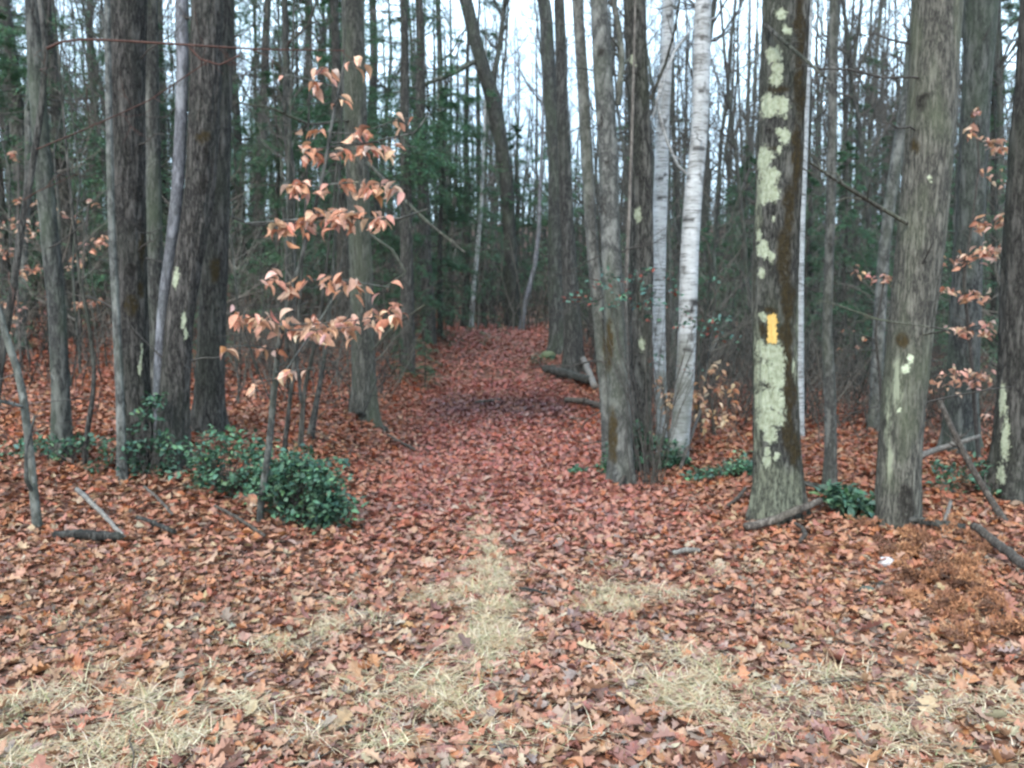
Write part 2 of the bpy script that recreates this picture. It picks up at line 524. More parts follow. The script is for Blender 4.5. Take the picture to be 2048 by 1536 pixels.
# ------------------------------------------------------------------ fallen leaves (nobody could count them)
LEAFCOL = [(152, 106, 86), (172, 128, 102), (126, 82, 70), (194, 160, 132), (100, 68, 60), (178, 116, 80), (196, 172, 146), (122, 102, 92), (158, 96, 74), (142, 108, 94)]
LEAFW = [24, 20, 14, 8, 7, 9, 2, 6, 8, 12]
grass_px = []      # (px, py, spread_px, count): tufts of dry grass in the clearing, filled below
mb = MB()
def litter(y0, y1, dens, tpl, size, lift, tiltmax, cols=LEAFCOL, w=LEAFW, margin=1.2, xr=None):
    n = int(dens * (y1 - y0) * (2 * (0.62 * y1 + margin)))
    y = rng.uniform(y0, y1, n); x = rng.uniform(-1, 1, n) * (0.62 * y1 + margin)
    k = np.abs(x) < .62 * y + margin
    if xr is not None:
        k &= xr(x, y)
    x, y = x[k], y[k]; n = len(x)
    # drifts: thin the leaves a little in places
    keep = rng.uniform(0, 1, n) < .86 + .4 * fbm(np.stack([x * 1.1, y * 1.1, y * 0], -1), 2)
    x, y = x[keep], y[keep]; n = len(x)
    z = ground(x, y) + rng.uniform(.002, lift, n)
    tilt = rng.normal(0, tiltmax, n); roll = rng.normal(0, tiltmax, n)
    X, Y, Z = axes(rng.uniform(0, 2 * np.pi, n), tilt, roll)
    C = palette(n, cols, w, .12)
    # leaves turn redder and slightly darker with distance
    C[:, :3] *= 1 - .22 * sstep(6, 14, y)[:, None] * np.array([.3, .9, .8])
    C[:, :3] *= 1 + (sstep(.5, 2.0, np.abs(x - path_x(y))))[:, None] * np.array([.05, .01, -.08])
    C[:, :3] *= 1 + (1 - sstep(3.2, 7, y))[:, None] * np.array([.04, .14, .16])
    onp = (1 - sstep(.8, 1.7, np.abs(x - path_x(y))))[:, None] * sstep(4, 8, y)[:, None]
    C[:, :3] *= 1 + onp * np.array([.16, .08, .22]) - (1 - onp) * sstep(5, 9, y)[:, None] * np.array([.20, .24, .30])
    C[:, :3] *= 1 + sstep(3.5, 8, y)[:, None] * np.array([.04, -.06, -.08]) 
    C[:, :3] *= (1 + .30 * fbm(np.stack([x * .9, y * .9, 0 * y + 21], -1), 3))[:, None]   # damp and dry drifts
    C[:, :3] *= np.minimum(1, .33 / np.maximum(C[:, 0:1], .01))
    wet = np.exp(-((y - 13.8) / 1.1) ** 2) * (1 - sstep(.8, 1.5, np.abs(x - path_x(y))))     # sodden hollow
    C[:, :3] *= 1 - wet[:, None] * np.array([.62, .54, .42])
    curl = np.stack([rng.normal(.2, .7, n), rng.normal(.1, .5, n), rng.normal(0, .8, n)], 1)
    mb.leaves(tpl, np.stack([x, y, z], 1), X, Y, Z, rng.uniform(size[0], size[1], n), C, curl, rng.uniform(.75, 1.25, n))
litter(2.2, 5.2, 720, T_OAK, (.04, .095), .02, .22)
litter(2.2, 5.2, 420, T_MAPLE, (.035, .065), .02, .22)
litter(2.2, 5.2, 560, T_BEECH, (.03, .07), .022, .25)
litter(2.2, 5.2, 14, T_OAK, (.10, .14), .03, .35)
litter(5.2, 9.5, 720, T_PLAIN, (.045, .09), .025, .24)
litter(5.2, 9.5, 260, T_OAK, (.05, .10), .03, .26)
litter(9.5, 16, 480, T_PLAIN, (.05, .10), .03, .28)
litter(16, 30, 230, T_TINY, (.07, .13), .04, .28)
o = mb.build("fallen_leaves", M_LITTER, smooth=False); o['kind'] = 'stuff'
o['label'] = 'russet and tan fallen leaves covering the trail and woodland floor'

# ------------------------------------------------------------------ dry grass along the trail
mb = MB()
STRAW = [(206, 186, 156), (190, 168, 138), (214, 198, 172), (172, 158, 120), (138, 140, 100), (186, 156, 120)]
def tuft(px, py, n, hgt, spread, heading=None):
    p = hit(px, py)
    x = p[0] + rng.normal(0, spread, n); y = p[1] + rng.normal(0, spread, n)
    yaw = rng.uniform(0, 2 * np.pi, n) if heading is None else rng.normal(heading, .7, n)
    L = hgt * rng.uniform(.5, 1.25, n)
    s = np.linspace(0, 1, 5)
    lean = rng.uniform(.6, 1.15, n)
    out = np.stack([np.cos(yaw), np.sin(yaw)], -1)
    P = np.zeros((n, 5, 3))
    P[..., 0] = x[:, None] + out[:, 0:1] * L[:, None] * lean[:, None] * s ** 1.4
    P[..., 1] = y[:, None] + out[:, 1:2] * L[:, None] * lean[:, None] * s ** 1.4
    P[..., 2] = ground(x, y)[:, None] + .025 + L[:, None] * (s * (1.1 - .75 * lean[:, None]) - .55 * lean[:, None] * s ** 2 * .8) * .8
    P[..., 2] = np.maximum(P[..., 2], ground(P[..., 0], P[..., 1]) + .03)
    W = .0024 * (1 - .8 * s)[None] * rng.uniform(.6, 1.3, n)[:, None]
    side = np.stack([-out[:, 1], out[:, 0], np.zeros(n)], -1)
    mb.ribbons(P, W, side, palette(n, STRAW, [26, 20, 16, 10, 8, 10], .12))
spots = [(940, 674, 1), (970, 672, 2), (1000, 676, 2), (985, 670, 2), (1030, 672, 1), (960, 1085, 3), (985, 1110, 4), (965, 1140, 5), (1000, 1160, 4), (975, 1190, 6), (1000, 1225, 5), (985, 1260, 6), (960, 1290, 7), (1010, 1300, 6),
         (975, 1330, 4), (865, 1195, 5), (880, 1215, 3), (905, 1180, 2), (640, 1270, 5), (590, 1300, 4), (690, 1240, 3), (560, 1310, 3), (880, 1400, 7), (905, 1430, 6), (845, 1375, 4),
         (1250, 1190, 6), (1230, 1215, 5), (1285, 1185, 4), (1270, 1225, 3), (1240, 1150, 2), (1370, 1380, 6), (1330, 1400, 4), (1410, 1410, 5), (1400, 1340, 3), (1340, 1320, 3), (1280, 1310, 2),
         (120, 1400, 4), (40, 1430, 5), (270, 1410, 4), (310, 1470, 6), (370, 1490, 4), (480, 1415, 3), (520, 1420, 2), (20, 1520, 5), (760, 1500, 4), (330, 1505, 4), (180, 1505, 3),
         (1040, 1500, 2), (1540, 1500, 2), (1480, 1470, 2), (1680, 1350, 3), (1700, 1365, 3), (1440, 1150, 2), (950, 1010, 2), (960, 1050, 2), (700, 1210, 2), (150, 1250, 1), (1900, 1440, 2),
         (730, 1380, 2), (960, 1480, 1), (800, 1450, 2), (1800, 1480, 2), (1750, 1440, 2), (620, 1490, 2), (430, 1340, 1), (240, 1330, 1), (1180, 1480, 1)]
for px, py, k in spots:
    for j in range(max(1, round(k * (2.2 if 930 < px < 1050 and py < 1350 else 1.15)))):
        s_ = 17 if (930 < px < 1050 and py < 1350) else 12 + 8 * k ** .5
        tuft(px + random.gauss(0, s_), py + random.gauss(0, s_ * .45), int(rng.integers(16, 44)), random.uniform(.09, .19), .04)
for _ in range(800):
    px, py = random.uniform(-60, 2100), 1290 + 300 * random.random() ** .8
    if abs(px - 1130) < 70 and py < 1480: continue
    p = hit(px, py)
    if fbm(np.array([[p[0] * 2.1, p[1] * 2.1, 7.0]]), 2)[0] < .13: continue
    tuft(px, py, int(rng.integers(8, 20)), random.uniform(.05, .12), .05)
o = mb.build("dry_grass", M_GRASS); o['kind'] = 'stuff'
o['label'] = 'pale straw coloured grass tufts along the middle of the trail'

# ------------------------------------------------------------------ trees given one by one
def trunk_tree(name, label, cat, pts, mat, base=None, detail=1, marks=None, branches=(), crown=True, height=15, ridge=.012, flare=.30, depth=None,
               ntwig=6, group=None, twigmat=None, lobes=5, crown_r=1.0, blaze=None):
    """pts: (x, y, width) in photograph pixels, top to base; the trunk stands at the depth where its base meets the ground."""
    bx, by, bw = pts[-1]
    if depth is None:
        b = hit(bx, by)
    else:
        b = at(bx, by, depth)
        b[2] = ground(b[0], b[1])
    Yd = b[1]
    line = []
    for (x, y, w) in pts[::-1]:
        p = at(x, y, Yd)
        f = (p - CAM) @ FWD
        line.append((*p, w * f / FPX / 2))
    line = np.array(line)
    line[0, 2] = ground(line[0, 0], line[0, 1]) - .02
    line = np.vstack([[line[0, 0], line[0, 1], line[0, 2] - .35, line[0, 3]], line])
    # carry the trunk on above the picture, tapering
    a, c = line[-1], line[-2]
    d = (line[-1, :3] - line[max(1, len(line) - 3), :3]); d = d / np.linalg.norm(d); d[:2] *= .6; d /= np.linalg.norm(d)
    rest = max(2.5, height - (a[2] - b[2]))
    if height > 0:
        d2 = norm(d + np.array([0, 0, .6]))
        ext = [(*(a[:3] + d * rest * .35), a[3] * .82), (*(a[:3] + d * rest * .35 + d2 * rest * .35), a[3] * .5), (*(a[:3] + d * rest * .35 + d2 * rest * .65), a[3] * .12)]
    else:
        ext = [(*(a[:3] + d * .05), 0.001)]
    full = np.vstack([line, ext])
    vis = smooth_line(line, max(24, int(np.linalg.norm(line[-1, :3] - line[0, :3]) / (.10 / detail))))
    k0 = len(vis)
    extl = smooth_line(np.vstack([vis[-1:], ext]), 14)[1:]
    cl = np.vstack([vis, extl])
    ns = int(min(140, max(10, 22 * detail)))
    th = np.linspace(0, 2 * np.pi, ns, endpoint=False)
    K = len(cl)
    sd = rng.uniform(0, 100)
    hz = cl[:, 2] - b[2]
    r = cl[:, 3][:, None] * np.ones((1, ns))
    fl = flare * 1.8 * np.exp(-np.maximum(hz, -.3) / .2)[:, None] * (.55 + .45 * np.cos(th[None] * lobes + sd) ** 1)
    low = np.stack([np.cos(th)[None] * 1.2 + 0 * hz[:, None], np.sin(th)[None] * 1.2 + 0 * hz[:, None], hz[:, None] * 1.1 + 0 * th[None]], -1) + sd
    r = r * (1 + fl + .07 * fbm(low, 2))
    if ridge:
        hi = np.stack([np.cos(th)[None] * 7 * cl[:, 3:4] / .17 * .9, np.sin(th)[None] * 7 * cl[:, 3:4] / .17 * .9, hz[:, None] * 3.4 + 0 * th[None]], -1) + sd
        rn = np.abs(fbm(hi, 3))
        r = r + ridge * (.6 - np.minimum(rn * 2.4, 1.0)) * np.minimum(1, r / .1)
    T = norm(np.gradient(cl[:, :3], axis=0))
    U = norm(np.cross(np.array([0, 1.0, 0])[None], T)); W = np.cross(T, U)
    V = cl[:, None, :3] + r[..., None] * (np.cos(th)[None, :, None] * U[:, None] + np.sin(th)[None, :, None] * W[:, None])
    C = np.zeros((K, ns, 4))
    front = V[..., 1] < cl[:, None, 1]
    if marks:
        ppx, ppy, _ = project(V)
        jx = 9 * fbm(V * 16, 4) ; jy = 9 * fbm(V * 16 + 50, 4)
        for ch, x, y, rx, ry in marks:
            dd = np.sqrt(((ppx + jx - x) / rx) ** 2 + ((ppy + jy - y) / ry) ** 2)
            val = np.clip(1.12 - dd * .62, 0, 1) if ch == 0 else 1 - sstep(.65, 1.15, dd)
            C[..., ch] = np.maximum(C[..., ch], np.where(front, val, 0))
    mbt = MB()
    i = np.arange(K - 1)[:, None] * ns; j = np.arange(ns)[None]; j2 = (j + 1) % ns
    F = np.stack([i + j, i + j2, i + ns + j2, i + ns + j], -1).reshape(-1, 4)
    mbt.add(V, F, C.reshape(-1, 4))
    root = thing(name, label, cat, tuple(b), group)
    # a few dead twigs low down, limbs given by hand, and the crown above
    cw = MB()
    P1, R1 = cl[None, :, :3], cl[None, :, 3]
    if ntwig:
        H = k0 / K
        q, rr_ = spawn(P1, R1, ntwig, .12, H, 1.35, 0, .10, 6, .05, .05, .004)
        L = rng.uniform(.35, 1.1, ntwig)
        s = np.linspace(0, 1, 6)
        dirs = norm(np.stack([rng.normal(0, 1, ntwig), rng.normal(0, .8, ntwig), rng.normal(.05, .35, ntwig)], -1))
        q = q[:, :1] + (dirs[:, None] * s[None, :, None] + np.cumsum(rng.normal(0, .04, (ntwig, 6, 3)), 1)) * L[:, None, None]
        rr_ = np.minimum(rr_, .008)
        cw.tubes(q, rr_, 4)
        q2, r2 = spawn(q, rr_, 3, .3, 1, .7, .5, .6, 4, .03, .08, .0022)
        cw.tubes(q2, r2, 3)
    for br in branches:
        # br: list of (x, y, width px, dy offset in metres)
        bl = []
        for (x, y, w, dy) in br:
            p = at(x, y, Yd + dy); bl.append((*p, w * ((p - CAM) @ FWD) / FPX / 2))
        bl = smooth_line(bl, 14)
        lm = MB()
        lm.tubes(bl[None, :, :3], bl[None, :, 3], 6)
        q2, r2 = spawn(bl[None, :, :3], bl[None, :, 3], 7, .25, 1, .75, .32, .55, 4, .05, .08, .0025)
        lm.tubes(q2, r2, 4)
        q3, r3 = spawn(q2, r2, 3, .2, 1, .6, .5, .6, 3, .05, .08, .002)
        lm.tubes(q3, r3, 3)
        lm.build("limb", mat if twigmat is None else twigmat, root, b)
    if crown and height > 0:
        t0 = max(.3, (k0 + 1) / K)
        q, rr_ = spawn(P1, R1, 14, t0, .99, .75, 0, .5, 6, .25, .05, .012, length=0)
        L = height * .26 * crown_r * rng.uniform(.5, 1.2, len(q))
        q = q[:, :1] + (spawn_dirs(len(q))[:, None] * np.linspace(0, 1, 6)[None, :, None] + np.cumsum(rng.normal(0, .035, (len(q), 6, 3)), 1)) * L[:, None, None]
        cw.tubes(q, rr_, 5)
        q2, r2 = spawn(q, rr_, 5, .25, 1, .7, .5, .55, 4, .12, .07, .006)
        cw.tubes(q2, r2, 4)
        q3, r3 = spawn(q2, r2, 5, .2, 1, .6, .55, .55, 3, .1, .07, .003)
        cw.tubes(q3, r3, 3)
    mbt.build("trunk", mat, root, b)
    if cw.n:
        cw.build("crown", twigmat or M_TWIG, root, b)
    if blaze:
        x0, x1, y0, y1 = blaze
        add_blaze(root, b, V, C, x0, x1, y0, y1)
    return root, b

def spawn_dirs(n):
    az = rng.uniform(0, 2 * np.pi, n); el = rng.uniform(.35, 1.05, n)
    return np.stack([np.cos(az) * np.cos(el), np.sin(az) * np.cos(el), np.sin(el)], -1)

def add_blaze(root, b, V, C, x0, x1, y0, y1):
    """a painted trail mark lying on the bark: follows the trunk surface, 3 mm proud, with brush-ragged edges"""
    ppx, ppy, _ = project(V)
    K, ns = ppx.shape
    xs = np.linspace(x0, x1, 15); ys = np.linspace(y0, y1, 36)
    rows = [i for i in range(K) if True]
    rowy = np.array([ppy[i][V[i, :, 1] < V[i, :, 1].mean()].mean() for i in rows])
    verts = np.zeros((len(ys), len(xs), 3))
    for a, y in enumerate(ys):
        i = int(np.argmin(np.abs(rowy - y)))
        fr = np.where(V[i, :, 1] < V[i, :, 1].mean())[0]
        order = fr[np.argsort(ppx[i, fr])]
        for c, x in enumerate(xs):
            e = 0.0
            if c in (0, len(xs) - 1): e = rng.normal(0, 1.7)
            j = [np.interp(x + e, ppx[i, order], V[i, order, d]) for d in range(3)]
            verts[a, c] = j
            ray_d = norm(CAM - verts[a, c])
            verts[a, c] += ray_d * .004
            verts[a, c, 2] += ((ppy[i, order].mean() - y) / FPX * 6.4)
            if a in (0, len(ys) - 1): verts[a, c, 2] += rng.normal(0, .006)
    m = MB()
    nxx = len(xs)
    ii = (np.arange(len(ys) - 1)[:, None] * nxx + np.arange(nxx - 1)[None])
    m.add(verts, np.stack([ii, ii + 1, ii + nxx + 1, ii + nxx], -1).reshape(-1, 4))
    mt, nt, bs = new_mat("yellow_paint")
    v = N(nt, "ShaderNodeTexCoord").outputs["Object"]
    f = noise(nt, mapping(nt, v, (60, 60, 20)), 1.0, 5, .65)
    nt.links.new(ramp(nt, f, [(.30, lin(92, 78, 58)), (.40, lin(172, 138, 70)), (.6, lin(188, 154, 84)), (.8, lin(198, 170, 112))]), bs.inputs["Base Color"])
    bs.inputs["Roughness"].default_value = .6
    bump(nt, bs, f, .4, .004)
    m.build("trail_blaze", mt, root, b)

LICHEN = [(0, x, y, a * 1.22, c * 1.2) for x, y, a, c in [(1547, 108, 13, 15), (1556, 135, 9, 12), (1553, 160, 11, 9), (1543, 205, 20, 14), (1535, 222, 14, 10), (1566, 212, 10, 16), (1570, 272, 9, 13),
    (1560, 262, 6, 6), (1527, 318, 14, 22), (1540, 350, 16, 13), (1532, 372, 16, 14), (1546, 388, 12, 14), (1529, 395, 8, 9), (1526, 498, 11, 14), (1540, 512, 6, 12), (1523, 545, 7, 9), (1520, 470, 5, 9),
    (1528, 636, 8, 7), (1540, 704, 20, 18), (1556, 730, 12, 22), (1534, 745, 18, 20), (1552, 765, 12, 14), (1532, 800, 20, 20), (1555, 805, 12, 24), (1546, 838, 20, 16), (1528, 842, 14, 20), (1540, 872, 10, 14),
    (1536, 925, 8, 10), (1552, 915, 5, 7), (1588, 735, 3, 14), (1532, 905, 7, 9), (1520, 690, 6, 9), (1575, 60, 8, 10), (1562, 28, 10, 9), (1548, 440, 4, 6), (1560, 300, 5, 8)]]
MOSS = [(1, x, y, a, c) for x, y, a, c in [(1600, 60, 12, 80), (1600, 180, 14, 70), (1592, 320, 12, 80), (1578, 420, 13, 60), (1568, 520, 17, 70), (1574, 600, 16, 60), (1573, 690, 14, 70), (1578, 780, 15, 60),
    (1574, 860, 15, 50), (1590, 900, 12, 40), (1555, 178, 24, 6), (1545, 295, 18, 4), (1545, 668, 16, 22), (1524, 660, 8, 14), (1548, 772, 16, 6), (1540, 620, 14, 8)]]
trunk_tree("oak_tree", "stout oak spotted with pale green lichen, bearing a yellow painted rectangle", "tree",
    [(1576, -60, 92), (1572, 0, 92), (1566, 150, 90), (1560, 300, 88), (1554, 450, 86), (1549, 600, 86), (1550, 750, 82), (1553, 900, 88), (1556, 975, 94), (1557, 1035, 104)],
    M_OAK, detail=5.5, marks=LICHEN + MOSS + [(2, 1540, 262, 16, 5), (3, 1540, 990, 50, 75), (3, 1585, 985, 20, 50), (3, 1512, 780, 12, 160), (3, 1516, 420, 10, 60), (3, 1598, 700, 8, 120)], ridge=.013, flare=.16, height=16, ntwig=3, blaze=(1534.5, 1553.5, 628, 686),
    branches=[[(1530, 50, 9, -.1), (1570, 85, 8, -.3), (1620, 128, 7, -.5), (1665, 170, 5, -.6)]])
trunk_tree("maple_tree", "big grey trunk at right leaning outward, with one dark knot high up", "tree",
    [(1880, -60, 96), (1874, 0, 95), (1866, 200, 92), (1850, 400, 90), (1828, 600, 86), (1812, 750, 84), (1800, 880, 82), (1793, 1050, 86)],
    M_GREY, detail=4, ridge=.006, flare=.10, height=17, marks=[(2, 1842, 205, 13, 20), (2, 1850, 190, 18, 8), (2, 1812, 985, 16, 22), (2, 1818, 1020, 14, 22), (2, 1770, 845, 6, 10), (3, 1778, 860, 8, 110), (3, 1795, 770, 10, 60), (1, 1805, 680, 14, 16), (0, 1822, 715, 8, 8), (0, 1800, 820, 4, 6), (0, 1856, 355, 4, 5), (0, 1810, 735, 10, 8), (1, 1830, 290, 10, 14)],
    branches=[[(1815, 447, 8, -.1), (1760, 415, 8, -.2), (1690, 372, 7, -.4), (1620, 325, 5, -.6)], [(1840, 670, 5, -.1), (1900, 660, 4, -.4), (1760, 640, 3, -.5), (1660, 605, 3, -.6)]], ntwig=5)
trunk_tree("ash_tree", "brown trunk standing behind the big leaning trunk, with copper leaves in front", "tree",
    [(1968, -60, 64), (1962, 0, 64), (1952, 200, 52), (1942, 400, 52), (1932, 600, 56), (1925, 760, 58), (1920, 905, 64)], M_WOODS, detail=2.2, ridge=.006, height=17, ntwig=5)
trunk_tree("oak_tree", "dark furrowed trunk cut off by the right edge of the photo", "tree",
    [(2075, 150, 74), (2062, 300, 78), (2052, 500, 82), (2046, 700, 88), (2040, 850, 92), (2036, 990, 104)], M_DARK, detail=3, ridge=.012, height=16, marks=[(0, 2005, 800, 8, 30), (0, 2012, 880, 8, 40), (0, 2003, 950, 8, 20)], ntwig=3)
trunk_tree("thin_tree", "slim leaning stem half hidden left of the big outward leaning trunk", "tree",
    [(1838, 60, 24), (1818, 170, 24), (1796, 300, 23), (1780, 400, 22), (1766, 520, 22), (1756, 700, 24), (1750, 860, 26)], M_SMOOTH, detail=1.4, ridge=.002, height=12, ntwig=4)
trunk_tree("thin_tree", "slender grey green pole between the lichened oak and the big right trunk", "tree",
    [(1668, -20, 17), (1666, 150, 18), (1662, 400, 19), (1657, 560, 19), (1653, 660, 20), (1660, 770, 24), (1662, 870, 23), (1660, 985, 24)], M_SMOOTH, detail=1.6, ridge=.002, height=9, ntwig=6)
trunk_tree("birch_tree", "narrow white birch showing just right of the lichened oak", "tree",
    [(1620, -20, 15), (1612, 150, 17), (1606, 300, 19), (1600, 420, 21), (1597, 560, 20), (1597, 720, 20), (1598, 880, 22)], M_BIRCH, detail=1.4, ridge=0, flare=.12, height=12, ntwig=3)
birch_marks = [(2, 1372, 352, 10, 6), (2, 1398, 300, 12, 4), (2, 1390, 605, 12, 9), (2, 1380, 622, 10, 6), (2, 1402, 140, 10, 3), (2, 1410, 12, 14, 4), (1, 1365, 760, 26, 90), (1, 1355, 860, 30, 70), (1, 1352, 920, 34, 40), (2, 1398, 180, 8, 3), (2, 1382, 470, 12, 3), (2, 1376, 440, 14, 5), (2, 1375, 700, 10, 3)]
trunk_tree("birch_tree", "white birch with curved trunk, right and nearer one of the pair", "tree",
    [(1410, -60, 31), (1406, 0, 32), (1403, 150, 34), (1399, 270, 32), (1387, 380, 35), (1379, 500, 36), (1376, 620, 35), (1371, 750, 35), (1360, 860, 37), (1350, 930, 44)],
    M_BIRCH, detail=3, ridge=.002, flare=.15, height=13, marks=birch_marks, ntwig=4)
trunk_tree("birch_tree", "white birch with straight slim trunk, left one of the pair", "tree",
    [(1340, -60, 22), (1337, 0, 23), (1334, 100, 24), (1326, 220, 26), (1322, 350, 28), (1318, 470, 28), (1316, 600, 27), (1319, 720, 24), (1324, 830, 25), (1326, 905, 28)],
    M_BIRCH, detail=2.5, ridge=.002, flare=.12, height=13, marks=[(2, 1325, 352, 14, 4), (2, 1320, 395, 8, 3), (2, 1318, 700, 12, 4), (2, 1322, 120, 8, 3), (2, 1340, 30, 10, 4), (1, 1322, 780, 20, 50), (1, 1325, 860, 20, 50), (2, 1315, 640, 10, 2)], ntwig=4,
    branches=[[(1345, 85, 6, -.6), (1322, 160, 6, -.7), (1314, 205, 6, -.7), (1305, 235, 5, -.7)], [(1312, 200, 6, -.7), (1335, 285, 6, -.7), (1355, 330, 5, -.7), (1374, 348, 4, -.7)], [(1430, 35, 4, -.6), (1385, 55, 4, -.6), (1350, 100, 5, -.7), (1315, 200, 5, -.7)]])
trunk_tree("maple_tree", "dark mottled straight trunk, rightmost stem of the path side cluster", "tree",
    [(1266, -60, 42), (1268, 0, 42), (1275, 150, 43), (1281, 300, 45), (1283, 500, 46), (1281, 700, 45), (1280, 850, 46), (1278, 945, 52)], M_OAK, detail=3, ridge=.006, flare=.2, height=16, ntwig=6,
    marks=[(0, 1268, 120, 5, 12), (0, 1276, 430, 6, 16), (0, 1285, 690, 8, 14), (2, 1262, 300, 5, 20)],
    branches=[[(1300, 200, 7, 0), (1330, 130, 6, -.1), (1350, 60, 5, -.2), (1365, -40, 4, -.2)]])
trunk_tree("beech_tree", "smooth pale grey trunk with dark scars in the path side cluster", "tree",
    [(1194, -60, 32), (1198, 0, 33), (1205, 130, 37), (1216, 300, 40), (1222, 500, 38), (1232, 700, 42), (1240, 850, 46), (1244, 968, 52)], M_SMOOTH, detail=3, ridge=.003, flare=.22, height=15, ntwig=6,
    marks=[(2, 1202, 105, 8, 8), (2, 1192, 215, 10, 8), (2, 1200, 245, 4, 20), (2, 1204, 410, 9, 22), (2, 1212, 325, 5, 4), (1, 1218, 690, 8, 60), (2, 1262, 780, 6, 20), (1, 1225, 870, 12, 60)],
    branches=[[(1236, 210, 14, .1), (1244, 120, 14, .1), (1238, 60, 13, .1), (1222, -20, 12, .1)]])
trunk_tree("thin_tree", "slim grey stem on the trail side of the path side cluster", "tree",
    [(1150, -60, 21), (1155, 0, 22), (1165, 150, 23), (1173, 300, 23), (1185, 500, 24), (1200, 650, 26), (1215, 800, 30), (1224, 935, 34)], M_SMOOTH, detail=2, ridge=.003, flare=.2, height=12, ntwig=6,
    marks=[(1, 1215, 700, 8, 60), (2, 1210, 620, 6, 50)])
trunk_tree("thin_tree", "very thin whitish stem in front of the dark cluster trunk", "tree",
    [(1258, 440, 7), (1254, 520, 8), (1250, 600, 9), (1252, 700, 9), (1256, 800, 10), (1262, 960, 12)], M_PALEWOOD, detail=1, ridge=0, height=3.2, crown=False, ntwig=4)
trunk_tree("ash_tree", "dark trunk right of the trail crest, left of a near pair", "tree",
    [(1078, -20, 24), (1090, 0, 25), (1098, 150, 28), (1112, 330, 30), (1112, 500, 34), (1116, 620, 37), (1120, 705, 42)], M_WOODS, detail=1.6, ridge=.006, height=18, ntwig=6)
trunk_tree("ash_tree", "short looking dark trunk beside a broken white birch log", "tree",
    [(1118, -10, 20), (1124, 200, 24), (1132, 400, 27), (1140, 560, 31), (1146, 680, 38), (1148, 748, 46)], M_DARK, detail=1.8, ridge=.006, height=16, ntwig=6)
trunk_tree("oak_tree", "crooked dark tree bending above the trail crest", "tree",
    [(918, -40, 24), (932, 0, 25), (958, 110, 27), (984, 190, 31), (1000, 270, 29), (1012, 350, 26), (1020, 480, 26), (1028, 655, 30)], M_WOODS, detail=1.6, ridge=.004, height=18, ntwig=8, depth=27,
    branches=[[(982, 180, 13, 0), (1000, 90, 12, .2), (1010, 0, 11, .3), (1015, -80, 9, .3)], [(955, 120, 12, 0), (900, 150, 10, -.5), (830, 175, 7, -.8), (760, 195, 4, -1)]])
trunk_tree("birch_tree", "thin white birch far off, left of the trail crest", "tree",
    [(966, 330, 6), (962, 420, 8), (955, 500, 9), (945, 600, 10), (942, 650, 10)], M_BIRCH, detail=1, ridge=0, height=9, depth=27, ntwig=2)
trunk_tree("birch_tree", "thin crooked white birch leaning at the far end of trail", "tree",
    [(1084, 300, 6), (1080, 380, 7), (1078, 460, 8), (1070, 530, 9), (1052, 600, 10), (1042, 650, 11)], M_SILVER, detail=1.2, ridge=0, height=11, depth=25, ntwig=3)
trunk_tree("maple_tree", "grey trunk standing right behind the copper leaved beech sapling", "tree",
    [(703, -60, 46), (705, 0, 46), (709, 200, 46), (716, 400, 46), (723, 600, 46), (728, 750, 47), (728, 842, 56)], M_GREY, detail=2.4, ridge=.006, flare=.2, height=17, ntwig=6,
    branches=[[(735, 325, 8, -.2), (790, 382, 7, -.5), (850, 440, 6, -.8), (930, 505, 4, -1)], [(742, 470, 6, -.2), (785, 500, 5, -.4), (812, 545, 4, -.5), (770, 575, 3, -.6)],
              [(700, 240, 7, -.1), (620, 250, 6, -.4), (540, 215, 5, -.8), (470, 205, 3, -1)], [(745, 700, 5, -.2), (790, 650, 4, -.4), (850, 610, 4, -.6)]])
trunk_tree("oak_tree", "large furrowed trunk, left of the big dark pair, with brown burls", "tree",
    [(256, -60, 68), (256, 0, 67), (254, 200, 64), (258, 400, 60), (264, 600, 57), (269, 750, 57), (273, 925, 66)], M_OAKDARK, detail=4, ridge=.012, flare=.2, height=17, ntwig=5,
    marks=[(1, 264, 612, 16, 22), (1, 282, 580, 10, 16), (2, 275, 395, 8, 26), (2, 280, 450, 10, 16), (2, 262, 540, 10, 14), (2, 278, 170, 5, 10), (0, 282, 720, 3, 30), (0, 278, 740, 4, 14), (2, 276, 300, 5, 8), (1, 285, 500, 6, 50)])
trunk_tree("maple_tree", "plain olive trunk standing close behind the large furrowed one", "tree",
    [(298, -60, 30), (299, 0, 30), (303, 200, 30), (308, 400, 30), (310, 600, 30), (312, 870, 36)], M_WOODS, detail=2, ridge=.004, height=16, ntwig=4)
trunk_tree("oak_tree", "dark trunk curving left toward its foot beside the low laurel", "tree",
    [(416, -60, 58), (414, 0, 58), (411, 200, 58), (398, 400, 54), (376, 530, 52), (358, 650, 52), (349, 800, 54), (344, 935, 66)], M_OAKDARK, detail=4, ridge=.012, flare=.18, height=16, ntwig=5,
    marks=[(1, 405, 275, 16, 14), (2, 412, 310, 12, 22), (2, 408, 370, 12, 20), (0, 354, 555, 8, 16), (0, 366, 640, 5, 20), (0, 370, 668, 4, 14), (2, 418, 165, 5, 10), (2, 435, 30, 6, 12)])
trunk_tree("oak_tree", "dark straight trunk farther back, small hemlock at its foot", "tree",
    [(446, -60, 42), (444, 0, 44), (437, 300, 46), (430, 500, 50), (421, 700, 54), (416, 862, 60)], M_DARK, detail=2.4, ridge=.01, height=17, ntwig=5, marks=[(1, 430, 540, 12, 26)])
trunk_tree("birch_tree", "slender silvery grey stem leaning between the two dark trunks", "tree",
    [(362, -60, 23), (363, 0, 24), (365, 140, 24), (362, 250, 24), (355, 380, 23), (341, 500, 22), (327, 600, 21), (320, 700, 20), (316, 800, 20), (322, 930, 24)], M_SILVER, detail=2.2, ridge=.001, height=12, ntwig=4)
